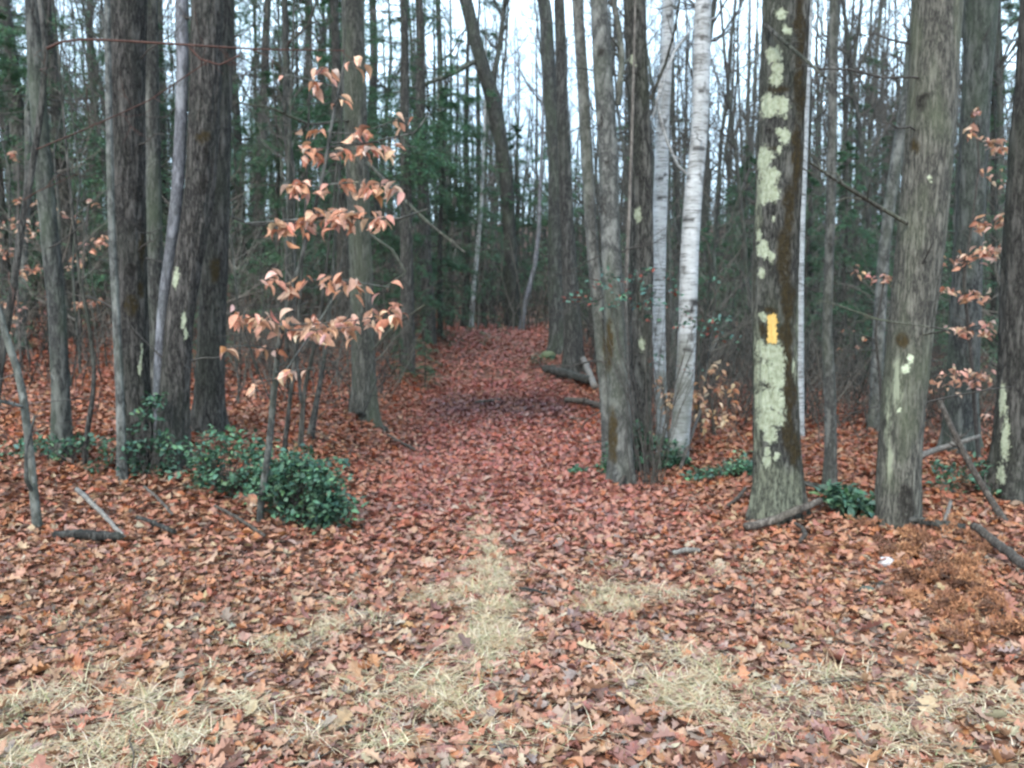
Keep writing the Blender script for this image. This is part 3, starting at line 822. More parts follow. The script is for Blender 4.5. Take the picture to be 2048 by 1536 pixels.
trunk_tree("thin_tree", "thin straight grey pole just left of the large furrowed trunk", "tree",
    [(213, -60, 10), (214, 0, 11), (218, 250, 13), (223, 450, 14), (231, 600, 15), (240, 800, 16), (246, 962, 18)], M_SMOOTH, detail=1.4, ridge=.001, height=8, ntwig=5)
trunk_tree("maple_tree", "lone brownish trunk near the left edge, slightly bowed", "tree",
    [(60, -60, 28), (66, 0, 29), (72, 150, 31), (83, 300, 32), (100, 480, 34), (114, 620, 33), (121, 780, 34), (125, 915, 40)], M_WOODS, detail=2.2, ridge=.003, flare=.2, height=14, ntwig=5)
trunk_tree("sapling", "dark leaning sapling at left edge with one long reddish branch", "sapling",
    [(72, -60, 9), (80, 0, 10), (92, 95, 11), (84, 210, 12), (62, 350, 13), (44, 450, 13), (28, 570, 14), (2, 720, 15), (-20, 900, 16), (-30, 1010, 18)], M_DARK, detail=1.4, ridge=0, height=4.6, crown=False, ntwig=3, twigmat=M_REDTWIG,
    branches=[[(92, 98, 6, 0), (130, 80, 4.5, -.1), (200, 79, 4.5, -.2), (380, 90, 4.5, -.2), (520, 99, 3.5, -.1), (690, 101, 2, 0)], [(375, 90, 4, -.2), (400, 118, 4, -.2), (440, 130, 3, -.2), (480, 110, 3, -.2)], [(70, 300, 3, 0), (190, 250, 2.5, -.3), (300, 200, 2.5, -.6), (420, 120, 2, -.8)]])
trunk_tree("sapling", "crooked grey sapling rising from the leaves at lower left", "sapling",
    [(-30, 560, 11), (0, 625, 12), (14, 680, 13), (32, 730, 14), (46, 790, 15), (56, 870, 15), (64, 950, 16), (75, 1058, 18)], M_SMOOTH, detail=1.4, ridge=.001, flare=.1, height=0, crown=False, ntwig=3,
    branches=[[(50, 815, 8, 0), (25, 808, 8, -.1), (-10, 800, 8, -.2), (-60, 795, 7, -.3)], [(66, 985, 9, 0), (52, 960, 8, -.1), (52, 900, 6, -.1), (70, 830, 4, -.1)]])
trunk_tree("sapling", "forked sapling stem between the leaning grey trunk and thin pole", "sapling",
    [(160, 560, 6), (178, 650, 7), (188, 740, 8), (186, 790, 9), (172, 880, 10), (168, 930, 11)], M_DARK, detail=1, ridge=0, height=3.4, crown=False, ntwig=6)

trunk_tree("sapling", "thin dark sapling left of trail, nearest of the three behind the laurel", "sapling",
    [(604, 540, 5), (592, 700, 7), (574, 850, 9), (562, 955, 10)], M_DARK, detail=1, ridge=0, height=3.2, crown=False, ntwig=7)
trunk_tree("sapling", "thin dark curved sapling, middle one of the three behind the laurel", "sapling",
    [(650, 560, 5), (632, 680, 7), (608, 780, 9), (600, 905, 10)], M_DARK, detail=1, ridge=0, height=3.4, crown=False, ntwig=7)
trunk_tree("sapling", "brownish sapling nearest the grey trunk, rightmost of three behind the laurel", "sapling",
    [(664, 560, 6), (648, 720, 9), (630, 820, 11), (618, 880, 13)], M_WOODS, detail=1, ridge=0, height=4.2, crown=False, ntwig=7)

# ------------------------------------------------------------------ copper-leaved beech saplings
COPPER = [(204, 156, 132), (218, 176, 152), (192, 136, 108), (208, 158, 130), (226, 192, 172), (176, 118, 90)]
COPW = [24, 18, 14, 18, 8, 9]
def beech_sapling(name, label, base_px, stem, layers, leaf=(.085, .125), cols=COPPER, w=COPW, depth=None, stemmat=None, droop=(.25, 1.05), cat="sapling", extra=()):
    """stem: (x, y, width, dy) px from base up; layers: (polyline px, n leaves, vertical spread px)"""
    b = hit(*base_px) if depth is None else at(base_px[0], base_px[1], depth)
    b[2] = ground(b[0], b[1])
    Yd = b[1]
    root = thing(name, label, cat, tuple(b))
    ms, ml = MB(), MB()
    sl = [(b[0], b[1], b[2] - .15, stem[0][2] * Yd / FPX / 2)]
    for (x, y, wd, dy) in stem:
        p = at(x, y, Yd + dy); sl.append((*p, wd * (Yd + dy) / FPX / 2))
    sl = smooth_line(sl, 40)
    ms.tubes(sl[None, :, :3], sl[None, :, 3], 7)
    q, r_ = spawn(sl[None, :, :3], sl[None, :, 3], 10, .2, .95, .9, .12, .4, 5, .1, .06, .0025)
    ms.tubes(q, r_, 4)
    for br in extra:
        bl = smooth_line([(*at(x, y, Yd + dy), wd * Yd / FPX / 2) for (x, y, wd, dy) in br], 14)
        ms.tubes(bl[None, :, :3], bl[None, :, 3], 5)
    for poly, n, spread in layers:
        bl = smooth_line([(*at(x, y, Yd + dy), .0055 - .003 * i / max(1, len(poly) - 1)) for i, (x, y, dy) in enumerate(poly)], 16)
        # start the branch on the stem
        j = int(np.argmin(np.linalg.norm(sl[:, :3] - bl[0, :3], axis=1)))
        bl = np.vstack([[*sl[j, :3], .006], bl]); n = int(n * 1.35)
        ms.tubes(bl[None, :, :3], bl[None, :, 3], 5)
        ntw = max(3, n // 4)
        tq, tr = spawn(bl[None, 1:, :3], bl[None, 1:, 3], ntw, 0, 1, .8, .22, .6, 5, .0, .05, .0016, flat=True)
        ms.tubes(tq, tr, 3)
        pl = np.concatenate([bl[1:, :3], tq.reshape(-1, 3), tq[:, 2:].reshape(-1, 3)])
        k = rng.integers(0, len(pl), n)
        pos = pl[k] + rng.normal(0, .012, (n, 3))
        pos[:, 2] += rng.normal(0, spread * Yd / FPX * .35, n)
        yaw = np.where(rng.uniform(0, 1, n) < .5, rng.normal(0, .9, n), rng.normal(np.pi, .9, n)) + .25
        tilt = -rng.uniform(*droop, n)
        X, Y, Z = axes(yaw, tilt, rng.normal(0, .9, n))
        C = palette(n, cols, w, .18)
        curl = np.stack([rng.normal(-.5, .4, n), rng.normal(.35, .3, n), rng.normal(0, .5, n)], 1)
        ml.leaves(T_BEECH, pos, X, Y, Z, rng.uniform(leaf[0] * .75, leaf[1], n), C, curl, rng.uniform(.6, 1.1, n))
    ms.build("stem", stemmat or M_TWIG, root, b)
    ml.build("leaves", M_BEECH, root, b)
    return root

beech_sapling("beech_sapling", "beech sapling holding tiers of copper leaves left of the trail", (516, 1042),
    [(522, 1000, 15, 0), (533, 930, 14, -.05), (541, 860, 14, -.1), (549, 770, 13, -.15), (556, 700, 11, -.2), (572, 625, 10, -.25), (596, 540, 8, -.3), (624, 440, 8, -.35), (650, 330, 7, -.4), (668, 220, 6, -.4), (690, 120, 4, -.45)],
    [([(560, 650, -.3), (640, 648, -.5), (720, 640, -.6), (820, 622, -.7)], 62, 26), ([(560, 655, -.3), (520, 640, -.5), (470, 632, -.6)], 24, 26), ([(570, 660, -.3), (620, 660, -.6), (700, 655, -.7)], 30, 20),
     ([(585, 575, -.3), (550, 560, -.5), (515, 560, -.6)], 16, 26), ([(600, 565, -.3), (660, 555, -.5), (720, 565, -.6), (780, 575, -.7)], 26, 18),
     ([(552, 745, -.2), (580, 742, -.4), (630, 735, -.5)], 8, 8), ([(550, 760, -.2), (525, 765, -.4), (510, 770, -.5)], 3, 6), ([(556, 700, -.2), (520, 695, -.4), (490, 690, -.5), (445, 696, -.6)], 7, 6),
     ([(620, 440, -.3), (580, 448, -.5), (550, 455, -.6)], 22, 24), ([(625, 435, -.35), (690, 430, -.5), (770, 440, -.6)], 40, 24), ([(630, 425, -.35), (660, 425, -.6), (720, 425, -.7)], 18, 20),
     ([(640, 375, -.4), (600, 370, -.5), (575, 375, -.6)], 18, 18), ([(642, 370, -.4), (700, 365, -.5), (800, 370, -.6)], 30, 18),
     ([(650, 310, -.4), (620, 300, -.5), (590, 300, -.6)], 12, 18), ([(655, 305, -.4), (700, 300, -.5), (745, 300, -.6)], 16, 16), ([(660, 265, -.4), (720, 268, -.5), (790, 240, -.6), (825, 235, -.65)], 12, 14), ([(655, 285, -.4), (760, 285, -.5), (835, 295, -.6)], 8, 16),
     ([(655, 265, -.4), (630, 258, -.5), (612, 262, -.6)], 4, 8), ([(680, 150, -.4), (650, 130, -.5), (625, 165, -.6)], 10, 20), ([(685, 140, -.4), (700, 125, -.5), (725, 120, -.55)], 4, 12), ([(665, 215, -.4), (680, 190, -.5), (690, 205, -.5)], 3, 10), ([(575, 150, -.6), (565, 155, -.6)], 1, 4),
     ([(524, 990, -.1), (505, 985, -.2), (478, 1000, -.3)], 8, 18)],
    leaf=(.08, .112), stemmat=M_SMOOTH, droop=(.4, 1.1),
    extra=[[(490, 447, 4, -.3), (620, 437, 4, -.35), (700, 436, 5, -.5), (800, 437, 5, -.55), (855, 418, 3, -.6)], [(610, 300, 3, -.3), (740, 285, 4, -.5), (830, 265, 3, -.6), (858, 228, 3, -.6)], [(548, 775, 5, -.1), (600, 700, 4, 0), (640, 640, 4, .1), (690, 560, 3, .2)]])
beech_sapling("beech_sapling", "beech sapling with copper tiers in front of the brown right hand trunk", (1960, 960),
    [(1958, 920, 9, 0), (1950, 820, 9, 0), (1945, 740, 8, -.1), (1936, 640, 7, -.15), (1926, 560, 7, -.2), (1945, 440, 5, -.25), (1960, 320, 4, -.3), (1945, 220, 3, -.3)],
    [([(1945, 760, -.1), (1900, 748, -.3), (1850, 752, -.4)], 34, 30), ([(1945, 755, -.1), (1960, 745, -.3), (1980, 752, -.4)], 26, 26), ([(1936, 660, -.1), (1910, 655, -.2), (1892, 660, -.3)], 16, 22), ([(1938, 655, -.1), (1960, 652, -.2), (1985, 660, -.3)], 18, 24),
     ([(1930, 590, -.2), (1900, 575, -.3), (1880, 580, -.3)], 9, 16), ([(1930, 585, -.2), (1955, 590, -.3), (1980, 592, -.3)], 16, 14), ([(1930, 520, -.2), (1905, 515, -.3), (1880, 525, -.4)], 20, 22), ([(1930, 515, -.2), (1970, 505, -.3), (2005, 500, -.4)], 34, 26),
     ([(1945, 440, -.2), (1970, 448, -.3), (2010, 440, -.4)], 26, 24), ([(1955, 340, -.3), (1985, 345, -.3), (2015, 370, -.4)], 9, 20), ([(1950, 280, -.3), (1970, 285, -.3), (2005, 290, -.4)], 20, 16), ([(1945, 250, -.3), (1940, 262, -.3), (1930, 270, -.4)], 8, 14), ([(1940, 230, -.3), (1960, 215, -.3)], 5, 12), ([(1958, 830, 0), (1975, 825, -.1), (1985, 830, -.1)], 3, 6)],
    leaf=(.068, .10), droop=(.1, .9), depth=8.2)
beech_sapling("beech_sapling", "small beech sapling with a few tan leaves right of the oak's thin pole", (1768, 900),
    [(1766, 860, 6, 0), (1760, 760, 6, 0), (1750, 660, 5, -.1), (1762, 600, 4, -.1), (1770, 545, 4, -.1)],
    [([(1765, 560, -.1), (1785, 555, -.2), (1790, 562, -.2)], 12, 16), ([(1765, 555, -.1), (1740, 560, -.2), (1712, 545, -.2)], 12, 18), ([(1750, 680, 0), (1700, 660, -.1), (1690, 665, -.1)], 3, 12), ([(1752, 700, 0), (1670, 700, -.1), (1665, 705, -.1)], 3, 10)],
    leaf=(.05, .085), droop=(.1, .9), depth=9.0)
TAN = [(206, 168, 136), (190, 146, 112), (220, 190, 160), (176, 124, 92)]
beech_sapling("beech_shrub", "low bush of pale tan curled leaves just right of the nearer birch", (1430, 905),
    [(1430, 880, 8, 0), (1425, 830, 7, 0), (1420, 780, 6, 0), (1425, 735, 5, 0)],
    [([(1425, 780, 0), (1400, 775, -.1), (1385, 790, -.1)], 22, 40), ([(1425, 770, 0), (1450, 770, -.1), (1465, 775, -.1)], 22, 40), ([(1427, 825, 0), (1400, 830, -.1)], 20, 40), ([(1427, 830, 0), (1455, 835, -.1), (1470, 850, -.1)], 20, 36), ([(1422, 745, 0), (1435, 730, -.1), (1450, 735, -.1)], 10, 24), ([(1430, 880, 0), (1460, 890, -.1), (1500, 900, -.1)], 14, 24)],
    leaf=(.07, .11), cols=TAN, w=[10, 10, 6, 6], depth=9.6, cat="shrub")
beech_sapling("beech_sapling", "small tan leaved beech sapling between the bases of the two birches", (1340, 900),
    [(1338, 860, 7, 0), (1330, 800, 6, 0), (1322, 760, 5, 0)],
    [([(1330, 790, 0), (1315, 765, -.1), (1310, 760, -.1)], 10, 20), ([(1332, 800, 0), (1340, 790, -.1), (1350, 795, -.1)], 9, 26), ([(1336, 840, 0), (1345, 850, -.1)], 6, 18)],
    leaf=(.06, .09), cols=TAN, w=[10, 10, 6, 6], depth=8.8)
beech_sapling("beech_sapling", "distant beech sapling with rusty leaves at the left edge", (40, 700),
    [(40, 680, 5, 0), (36, 600, 5, 0), (32, 500, 5, 0), (38, 400, 4, 0), (35, 300, 3, 0)],
    [([(36, 310, 0), (20, 308, 0), (8, 312, 0)], 6, 14), ([(36, 400, 0), (55, 395, 0), (75, 400, 0)], 10, 22), ([(34, 450, 0), (60, 455, 0), (72, 465, 0)], 14, 30), ([(34, 450, 0), (15, 455, 0), (0, 462, 0)], 14, 30), ([(36, 540, 0), (50, 538, 0), (80, 540, 0)], 20, 12), ([(36, 500, 0), (20, 505, 0), (0, 500, 0)], 10, 20), ([(38, 610, 0), (15, 612, 0), (0, 605, 0)], 16, 16), ([(38, 640, 0), (20, 650, 0), (0, 660, 0)], 14, 20)],
    leaf=(.08, .13), depth=13, droop=(.1, .8))
beech_sapling("beech_sapling", "distant beech sapling with rusty leaves behind the thin straight pole", (160, 700),
    [(160, 690, 5, 0), (158, 620, 5, 0), (165, 560, 4, 0), (170, 490, 4, 0), (178, 395, 3, 0)],
    [([(165, 500, 0), (185, 490, 0), (210, 480, 0)], 18, 16), ([(166, 515, 0), (150, 520, 0), (135, 530, 0)], 12, 14), ([(160, 608, 0), (130, 606, 0), (110, 612, 0)], 18, 10), ([(160, 606, 0), (175, 604, 0), (195, 606, 0)], 18, 10), ([(176, 400, 0), (185, 402, 0), (200, 398, 0)], 4, 8), ([(170, 440, 0), (130, 430, 0), (115, 420, 0)], 8, 20)],
    leaf=(.08, .13), depth=13.5, droop=(.1, .8))

# ------------------------------------------------------------------ low broad-leaved evergreens
GREEN = [(68, 98, 78), (80, 112, 86), (56, 82, 68), (92, 122, 96), (102, 128, 92), (74, 104, 88)]
def evergreen(name, label, base_px, clusters, leaf=(.036, .066), per=(15, 26), depth=None, cat="shrub", cols=GREEN, cr=.07, red=0, stemmat=None):
    """clusters: (x, y, dy) leaf whorls in px, or a mound (x, y, rx, ry, n)"""
    b = hit(*base_px) if depth is None else at(base_px[0], base_px[1], depth)
    b[2] = ground(b[0], b[1]); Yd = b[1]
    root = thing(name, label, cat, tuple(b))
    pts = []
    for c in clusters:
        if len(c) == 3:
            pts.append(at(c[0], c[1], Yd + c[2]))
        else:
            x, y, rx, ry, n = c
            for _ in range(n):
                while True:
                    u = rng.uniform(-1, 1, 3)
                    if .25 < (u ** 2).sum() < 1: break
                u *= 1 + rng.normal(0, .22)
                p = at(x + u[0] * rx, y + u[1] * ry, Yd + u[2] * rx * Yd / FPX * .8)
                p[2] = max(p[2], ground(p[0], p[1]) + .05)
                pts.append(p)
    pts = np.array(pts)
    m = len(pts)
    s = np.linspace(0, 1, 6)
    st = b + rng.normal(0, .05, (m, 3)); st[:, 2] = ground(st[:, 0], st[:, 1]) - .02
    P = st[:, None] * (1 - s)[None, :, None] + pts[:, None] * s[None, :, None]
    hmid = np.linalg.norm(pts - st, axis=1)
    P[:, 1:-1, 2] += (np.sin(s[1:-1] * np.pi)[None] * .12 * hmid[:, None])
    P[:, 1:-1] += rng.normal(0, .02, (m, 4, 3))
    ms, ml = MB(), MB()
    ms.tubes(P, np.linspace(.0042, .002, 6)[None] * np.ones((m, 1)), 4)
    per_n = rng.integers(per[0], per[1], m)
    idx = np.repeat(np.arange(m), per_n); n = len(idx)
    pos = pts[idx] + rng.normal(0, cr * .55, (n, 3)) * np.array([1, 1, .6])
    yaw = rng.uniform(0, 2 * np.pi, n); tilt = rng.normal(.1, .45, n)
    X, Y, Z = axes(yaw, tilt, rng.normal(0, .5, n))
    C = palette(n, cols, [20, 16, 14, 10, 4, 10][:len(cols)], .2)
    if red:
        k = rng.uniform(0, 1, n) < red
        C[k, :3] = np.array(lin(130, 66, 54))
    curl = np.stack([rng.normal(-.3, .3, n), rng.normal(.1, .2, n), rng.normal(0, .3, n)], 1)
    ml.leaves(T_BEECH, pos, X, Y, Z, rng.uniform(*leaf, n), C, curl, rng.uniform(.8, 1.2, n))
    ms.build("stems", stemmat or M_TWIG, root, b)
    ml.build("leaves", M_LAUREL, root, b)
    return root

evergreen("laurel_shrub", "dense green laurel mound at the trail edge below the beech sapling", (610, 1050), [(612, 985, 84, 66, 78), (640, 1005, 55, 46, 26), (560, 960, 44, 54, 18)], cr=.09)
evergreen("laurel_shrub", "taller dull green laurel between the dark trunk and the beech sapling", (450, 985), [(450, 925, 88, 68, 34), (510, 945, 64, 58, 20), (410, 945, 44, 46, 6)], cr=.09)
evergreen("laurel_shrub", "low laurel clump growing around the foot of the large furrowed trunk", (290, 955), [(250, 905, 66, 44, 11), (318, 900, 40, 54, 9), (310, 830, 16, 40, 4)], cr=.08)
evergreen("laurel_shrub", "sparse laurel around the foot of the lone trunk near left edge", (150, 925), [(150, 895, 58, 28, 10), (60, 900, 62, 26, 6)], cr=.08)
evergreen("laurel_shrub", "small laurel sprig at the base of the big leaning trunk", (1690, 1035), [(1690, 1000, 46, 24, 12), (1740, 1050, 26, 34, 9)], cr=.08, leaf=(.06, .10))
evergreen("laurel_shrub", "low laurel patch behind and left of the lichened oak", (1450, 975), [(1450, 945, 62, 28, 13), (1390, 965, 30, 18, 5), (1490, 920, 20, 30, 5)], cr=.08, depth=7.6)
evergreen("laurel_shrub", "green shrub around the feet of the path side cluster", (1300, 950), [(1300, 900, 70, 48, 30), (1250, 870, 30, 40, 10), (1350, 930, 30, 26, 10), (1220, 930, 24, 22, 8), (1150, 960, 14, 8, 3)], cr=.07, leaf=(.04, .07), depth=8.3)
evergreen("laurel_shrub", "green shrub spreading beneath the trunk at the right edge", (1990, 1005), [(1990, 965, 72, 44, 18), (2030, 1020, 50, 30, 9), (1900, 960, 30, 40, 6)], cr=.08, depth=6.9)
evergreen("holly_shrub", "airy evergreen shrub with tiered bluish sprays across the cluster and birches", (1300, 955),
    [(1140, 600, -.2), (1160, 590, -.1), (1190, 566, 0), (1205, 572, -.2), (1180, 605, -.1), (1220, 610, 0), (1240, 600, -.2), (1250, 560, -.2), (1215, 548, 0), (1290, 575, -.3), (1300, 600, -.2), (1270, 555, -.3), (1335, 560, -.3), (1345, 585, -.3),
     (1320, 610, -.2), (1370, 620, -.3), (1395, 640, -.3), (1420, 645, -.3), (1440, 640, -.2), (1405, 660, -.3), (1430, 665, -.2), (1360, 650, -.2), (1300, 640, -.2), (1245, 590, -.3), (1310, 720, -.2), (1380, 740, -.2), (1295, 540, -.3), (1460, 680, -.2), (1430, 560, -.1), (1275, 610, -.3)],
    leaf=(.035, .06), per=(8, 16), cr=.07, depth=7.7, red=.16, stemmat=M_TWIG, cols=[(80, 112, 96), (66, 100, 84), (96, 128, 112), (56, 86, 70), (104, 132, 104), (76, 108, 104)])
evergreen("laurel_shrub", "tiny green plant in the leaves right of the trail's far bend", (1085, 735), [(1085, 722, 22, 12, 10)], cr=.08)

# ------------------------------------------------------------------ dead brown ferns
RUST = [(156, 108, 78), (174, 126, 92), (136, 94, 70), (188, 148, 114), (116, 84, 68)]
def fern_mesh(seed):
    r = np.random.default_rng(seed)
    m = MB()
    for f in range(7):
        yaw = r.uniform(0, 2 * np.pi); L = r.uniform(.22, .40); droop = r.uniform(.5, 1.3)
        s = np.linspace(0, 1, 18)
        rad = L * (s * .75); z = L * (s * .75 - droop * .62 * s ** 2.2) + .01
        P = np.stack([np.cos(yaw) * rad, np.sin(yaw) * rad, np.maximum(z, .012 + .03 * r.uniform())], -1) + np.cumsum(r.normal(0, .004, (18, 3)), 0)
        col = np.array(lin(*RUST[r.integers(0, 5)]))
        m.tubes(P[None], np.linspace(.003, .001, 18)[None], 3, np.array([[*col * .7, 1]]))
        for i in range(2, 18):
            for sd in (-1, 1):
                n = 5
                w = L * .26 * math.sin(math.pi * min(1, (i / 18) ** .8 * .95 + .05)) * r.uniform(.6, 1.2)
                d = np.array([-np.sin(yaw) * sd, np.cos(yaw) * sd, r.normal(-.25, .4)]) + np.array([np.cos(yaw), np.sin(yaw), 0]) * r.normal(.3, .3)
                pos = P[i][None] + norm(d)[None] * np.linspace(.1, .9, n)[:, None] * w
                a = r.uniform(0, 2 * np.pi, n)
                X, Y, Z = axes(a, r.normal(0, .8, n), r.normal(0, .8, n))
                wd = r.uniform(.3, .6, n)
                c = np.tile(np.array([*(col * r.uniform(.7, 1.4)), 1]), (n, 1))
                m.leaves(T_TINY, pos, X, Y, Z, r.uniform(.022, .05, n), c, None, wd)
    return m
fern_protos = []
fern_spots = [(1800, 1120, 1.0), (1860, 1100, 1.0), (1850, 1165, .9), (1915, 1150, 1.1), (1960, 1180, 1.0), (2010, 1215, 1.0), (1930, 1225, .9), (1880, 1235, .8), (1990, 1270, .9), (1940, 1290, .8), (2040, 1160, 1.1), (1770, 1160, .7), (1820, 1210, .7), (2040, 1290, .8), (1955, 1110, .9), (2020, 1085, .9),
              (1720, 1060, .6), (1700, 1100, .55), (1640, 1110, .5), (1880, 1065, .9)]
fern_lab = ["leftmost of the taller rusty ferns, in front of the big leaning trunk", "rusty fern close in front of the big leaning trunk's right side", "low rusty fern below the leftmost taller ferns", "tall rusty fern left of the grey log at the right edge",
            "rusty fern directly below the grey log at the right edge", "rusty fern under the log, close to the right edge", "rusty fern in the middle of the brown fern patch", "small rusty fern on the lower left of the fern patch", "rusty fern at the lower right of the fern patch", "lowest small rusty fern of the patch, nearest the viewer",
            "large rusty fern touching the right edge beside the grey log", "small rusty fern beside the white stone", "small dry fern just below the white stone", "small rusty fern at the right edge, lowest there", "rusty fern just above the left end of the grey log", "rusty fern behind the grey log by the right edge",
            "little rusty fern under the laurel sprig by the leaning trunk", "little dry fern lying left of the leaning trunk's foot", "tiny dry fern below the long stick at the oak's foot", "rusty fern growing behind the patch against the leaning trunk"]
for k, ((px, py, sc), lb) in enumerate(zip(fern_spots, fern_lab)):
    p = hit(px, py)
    if k in (10, 11, 13, 15): continue
    if len(fern_protos) < 3:
        root = thing("dead_fern", lb, "fern", tuple(p), "dead brown ferns at the lower right")
        fern_mesh(100 + k).build("fronds", M_FERN, root)
        root.rotation_euler.z = random.uniform(0, 6); root.scale = (sc * .8,) * 3
        fern_protos.append(root)
    else:
        copy_thing(fern_protos[k % 3], tuple(p), random.uniform(0, 6), sc * .8, lb, "dead brown ferns at the lower right")

# ------------------------------------------------------------------ fallen wood and stones
def stick(name, label, pts, mat, cat="branch", n=8, lift=.0, twigs=0):
    """pts: (x, y, width px, height above ground) in px; follows the ground"""
    bl = []
    for (x, y, w, h) in pts:
        p = hit(x, y + w / 2); p[2] = ground(p[0], p[1]) + h
        bl.append((*p, w * ((p - CAM) @ FWD) / FPX / 2))
    bl = smooth_line(bl, max(12, 6 * len(pts)))
    bl[:, 2] += bl[:, 3] * .7 + lift + .035
    bl[1:-1, :3] += rng.normal(0, 1, (len(bl) - 2, 3)) * bl[1:-1, 3:4] * .12
    e0 = bl[0].copy(); e0[:3] -= (bl[1, :3] - bl[0, :3]) * .05; e0[3] = .0005
    e1 = bl[-1].copy(); e1[:3] += (bl[-1, :3] - bl[-2, :3]) * .05; e1[3] = .0005
    bl = np.vstack([e0, bl, e1])
    m = MB()
    m.tubes(bl[None, :, :3], bl[None, :, 3], n)
    if twigs:
        q, r_ = spawn(bl[None, :, :3], bl[None, :, 3], twigs, .2, .95, .8, .25, .5, 5, .12, .06, .003)
        m.tubes(q, r_, 4)
    c = bl[len(bl) // 2, :3]
    o = m.build(name, mat, None, c)
    return tag(o, label, cat)
stick("fallen_branch", "long grey stick lying at the foot of the lichened oak", [(1490, 1062, 17, 0), (1530, 1056, 18, .01), (1580, 1050, 17, .05), (1640, 1034, 13, .09)], M_DEAD, twigs=2)
stick("fallen_branch", "short dark stick right behind the lichened oak's foot", [(1580, 985, 10, .04), (1610, 983, 11, .04), (1650, 990, 9, .02)], M_DARK)
stick("fallen_branch", "small curved dark stick below the long grey stick", [(1575, 1046, 8, .0), (1602, 1062, 8, 0), (1612, 1080, 10, 0), (1600, 1092, 9, 0)], M_DEAD)
stick("fallen_log", "grey log coming in from the right edge among rusty ferns", [(1945, 1092, 16, .10), (1985, 1115, 18, .08), (2020, 1138, 20, .06), (2075, 1172, 24, .04)], M_DEAD, "log", twigs=2)
stick("fallen_log", "dark rotten log behind the rusty ferns beside the leaning trunk", [(1815, 1056, 14, .03), (1870, 1064, 16, .03), (1930, 1072, 14, .03)], M_DARK, "log", twigs=2)
stick("fallen_branch", "pale upright splinter leaning beside the dark rotten log", [(1885, 1072, 8, 0), (1893, 1050, 8, .05), (1900, 1040, 7, .1)], M_PALEWOOD)
stick("fallen_branch", "bleached white stick lying in leaves right of the grass strip", [(1345, 1116, 9, 0), (1375, 1112, 11, .01), (1400, 1112, 9, 0)], M_PALEWOOD)
stick("fallen_log", "short black rotting log in the leaves at lower left", [(110, 1078, 14, 0), (150, 1078, 19, 0), (200, 1080, 20, 0), (248, 1084, 16, 0)], M_DARK, "log", n=10)
stick("fallen_branch", "pale peeling stick slanting down to the short black log", [(155, 1005, 10, .06), (185, 1030, 10, .05), (215, 1056, 9, .03), (250, 1086, 8, 0)], M_PALEWOOD)
stick("fallen_branch", "dark stick in the leaves left of the green laurel mound", [(275, 1050, 8, .02), (310, 1062, 9, .02), (350, 1078, 10, .01)], M_DARK, twigs=3)
stick("fallen_branch", "thin grey stick pointing at the beech sapling's foot", [(430, 1030, 6, .03), (470, 1050, 7, .03), (530, 1085, 7, .01)], M_DEAD, twigs=2)
stick("fallen_branch", "twisted dark twig above the short black log", [(290, 1000, 6, .06), (320, 1020, 6, .04), (345, 1045, 6, .02)], M_DEAD, twigs=3)
stick("fallen_log", "white birch log propped up right of the trail", [(1150, 718, 13, .30), (1168, 742, 13, .18), (1190, 778, 14, .02)], M_PALEWOOD, "log")
stick("fallen_log", "dark log lying behind the propped white birch log", [(1090, 744, 16, .05), (1130, 752, 18, .05), (1180, 768, 18, .05)], M_DARK, "log")
stick("fallen_log", "weathered grey log end below the propped white birch log", [(1130, 806, 11, .02), (1165, 806, 12, .02), (1205, 818, 12, .02)], M_DEAD, "log", twigs=3)
stick("fallen_branch", "thin dark stick across the trail's right wheel track", [(1040, 1188, 5, 0), (1065, 1196, 6, .01), (1095, 1200, 5, 0)], M_DARK)
stick("fallen_branch", "dark stick in the dark hollow of the trail", [(950, 808, 4, 0), (975, 806, 5, .01), (1000, 802, 4, 0)], M_DARK)
stick("fallen_branch", "grey stick on the left bank below the tree behind beech", [(775, 880, 6, .03), (800, 892, 6, .02), (830, 905, 5, 0)], M_DEAD, twigs=2)
stick("fallen_branch", "dark branch lying on leaves at foot of tree behind beech", [(715, 838, 10, .06), (740, 846, 11, .04), (775, 865, 8, .0)], M_DARK, twigs=2)
stick("fallen_branch", "forked brown stick in front of the path side cluster", [(1235, 985, 7, 0), (1255, 962, 7, .06), (1262, 940, 6, .12)], M_DEAD, twigs=2)
stick("fallen_branch", "grey stick leaning near the birch toward the low laurel patch", [(1360, 945, 8, 0), (1380, 915, 8, .15), (1400, 880, 6, .3)], M_DEAD)
stick("fallen_branch", "grey stick left of the lichened oak's foot", [(1455, 1020, 7, 0), (1475, 1010, 8, .02), (1490, 998, 7, .05)], M_DEAD)
# leaning dead pole at the right
def pole(name, label, pts, mat, Y0, Y1):
    bl = []
    for i, (x, y, w) in enumerate(pts):
        Yk = Y0 + (Y1 - Y0) * i / (len(pts) - 1)
        p = at(x, y, Yk); bl.append((*p, w * Yk / FPX / 2))
    bl = smooth_line(bl, 24)
    m = MB(); m.tubes(bl[None, :, :3], bl[None, :, 3], 7)
    q, r_ = spawn(bl[None, :, :3], bl[None, :, 3], 4, .2, .9, .8, .2, .5, 4, .1, .06, .003); m.tubes(q, r_, 4)
    return tag(m.build(name, mat, None, bl[0, :3]), label, "branch")
e = hit(2012, 1050)
pole("leaning_pole", "dead brown pole slanting down right of the big leaning trunk", [(2016, 1052, 16), (1985, 1005, 14), (1940, 930, 13), (1905, 860, 12), (1878, 800, 11)], M_DEAD, e[1], e[1] + .9)
pole("leaning_pole", "grey dead branch rising rightward behind the big leaning trunk", [(1825, 918, 13), (1870, 900, 12), (1920, 885, 10), (1960, 872, 8)], M_PALEWOOD, 7.2, 7.6)

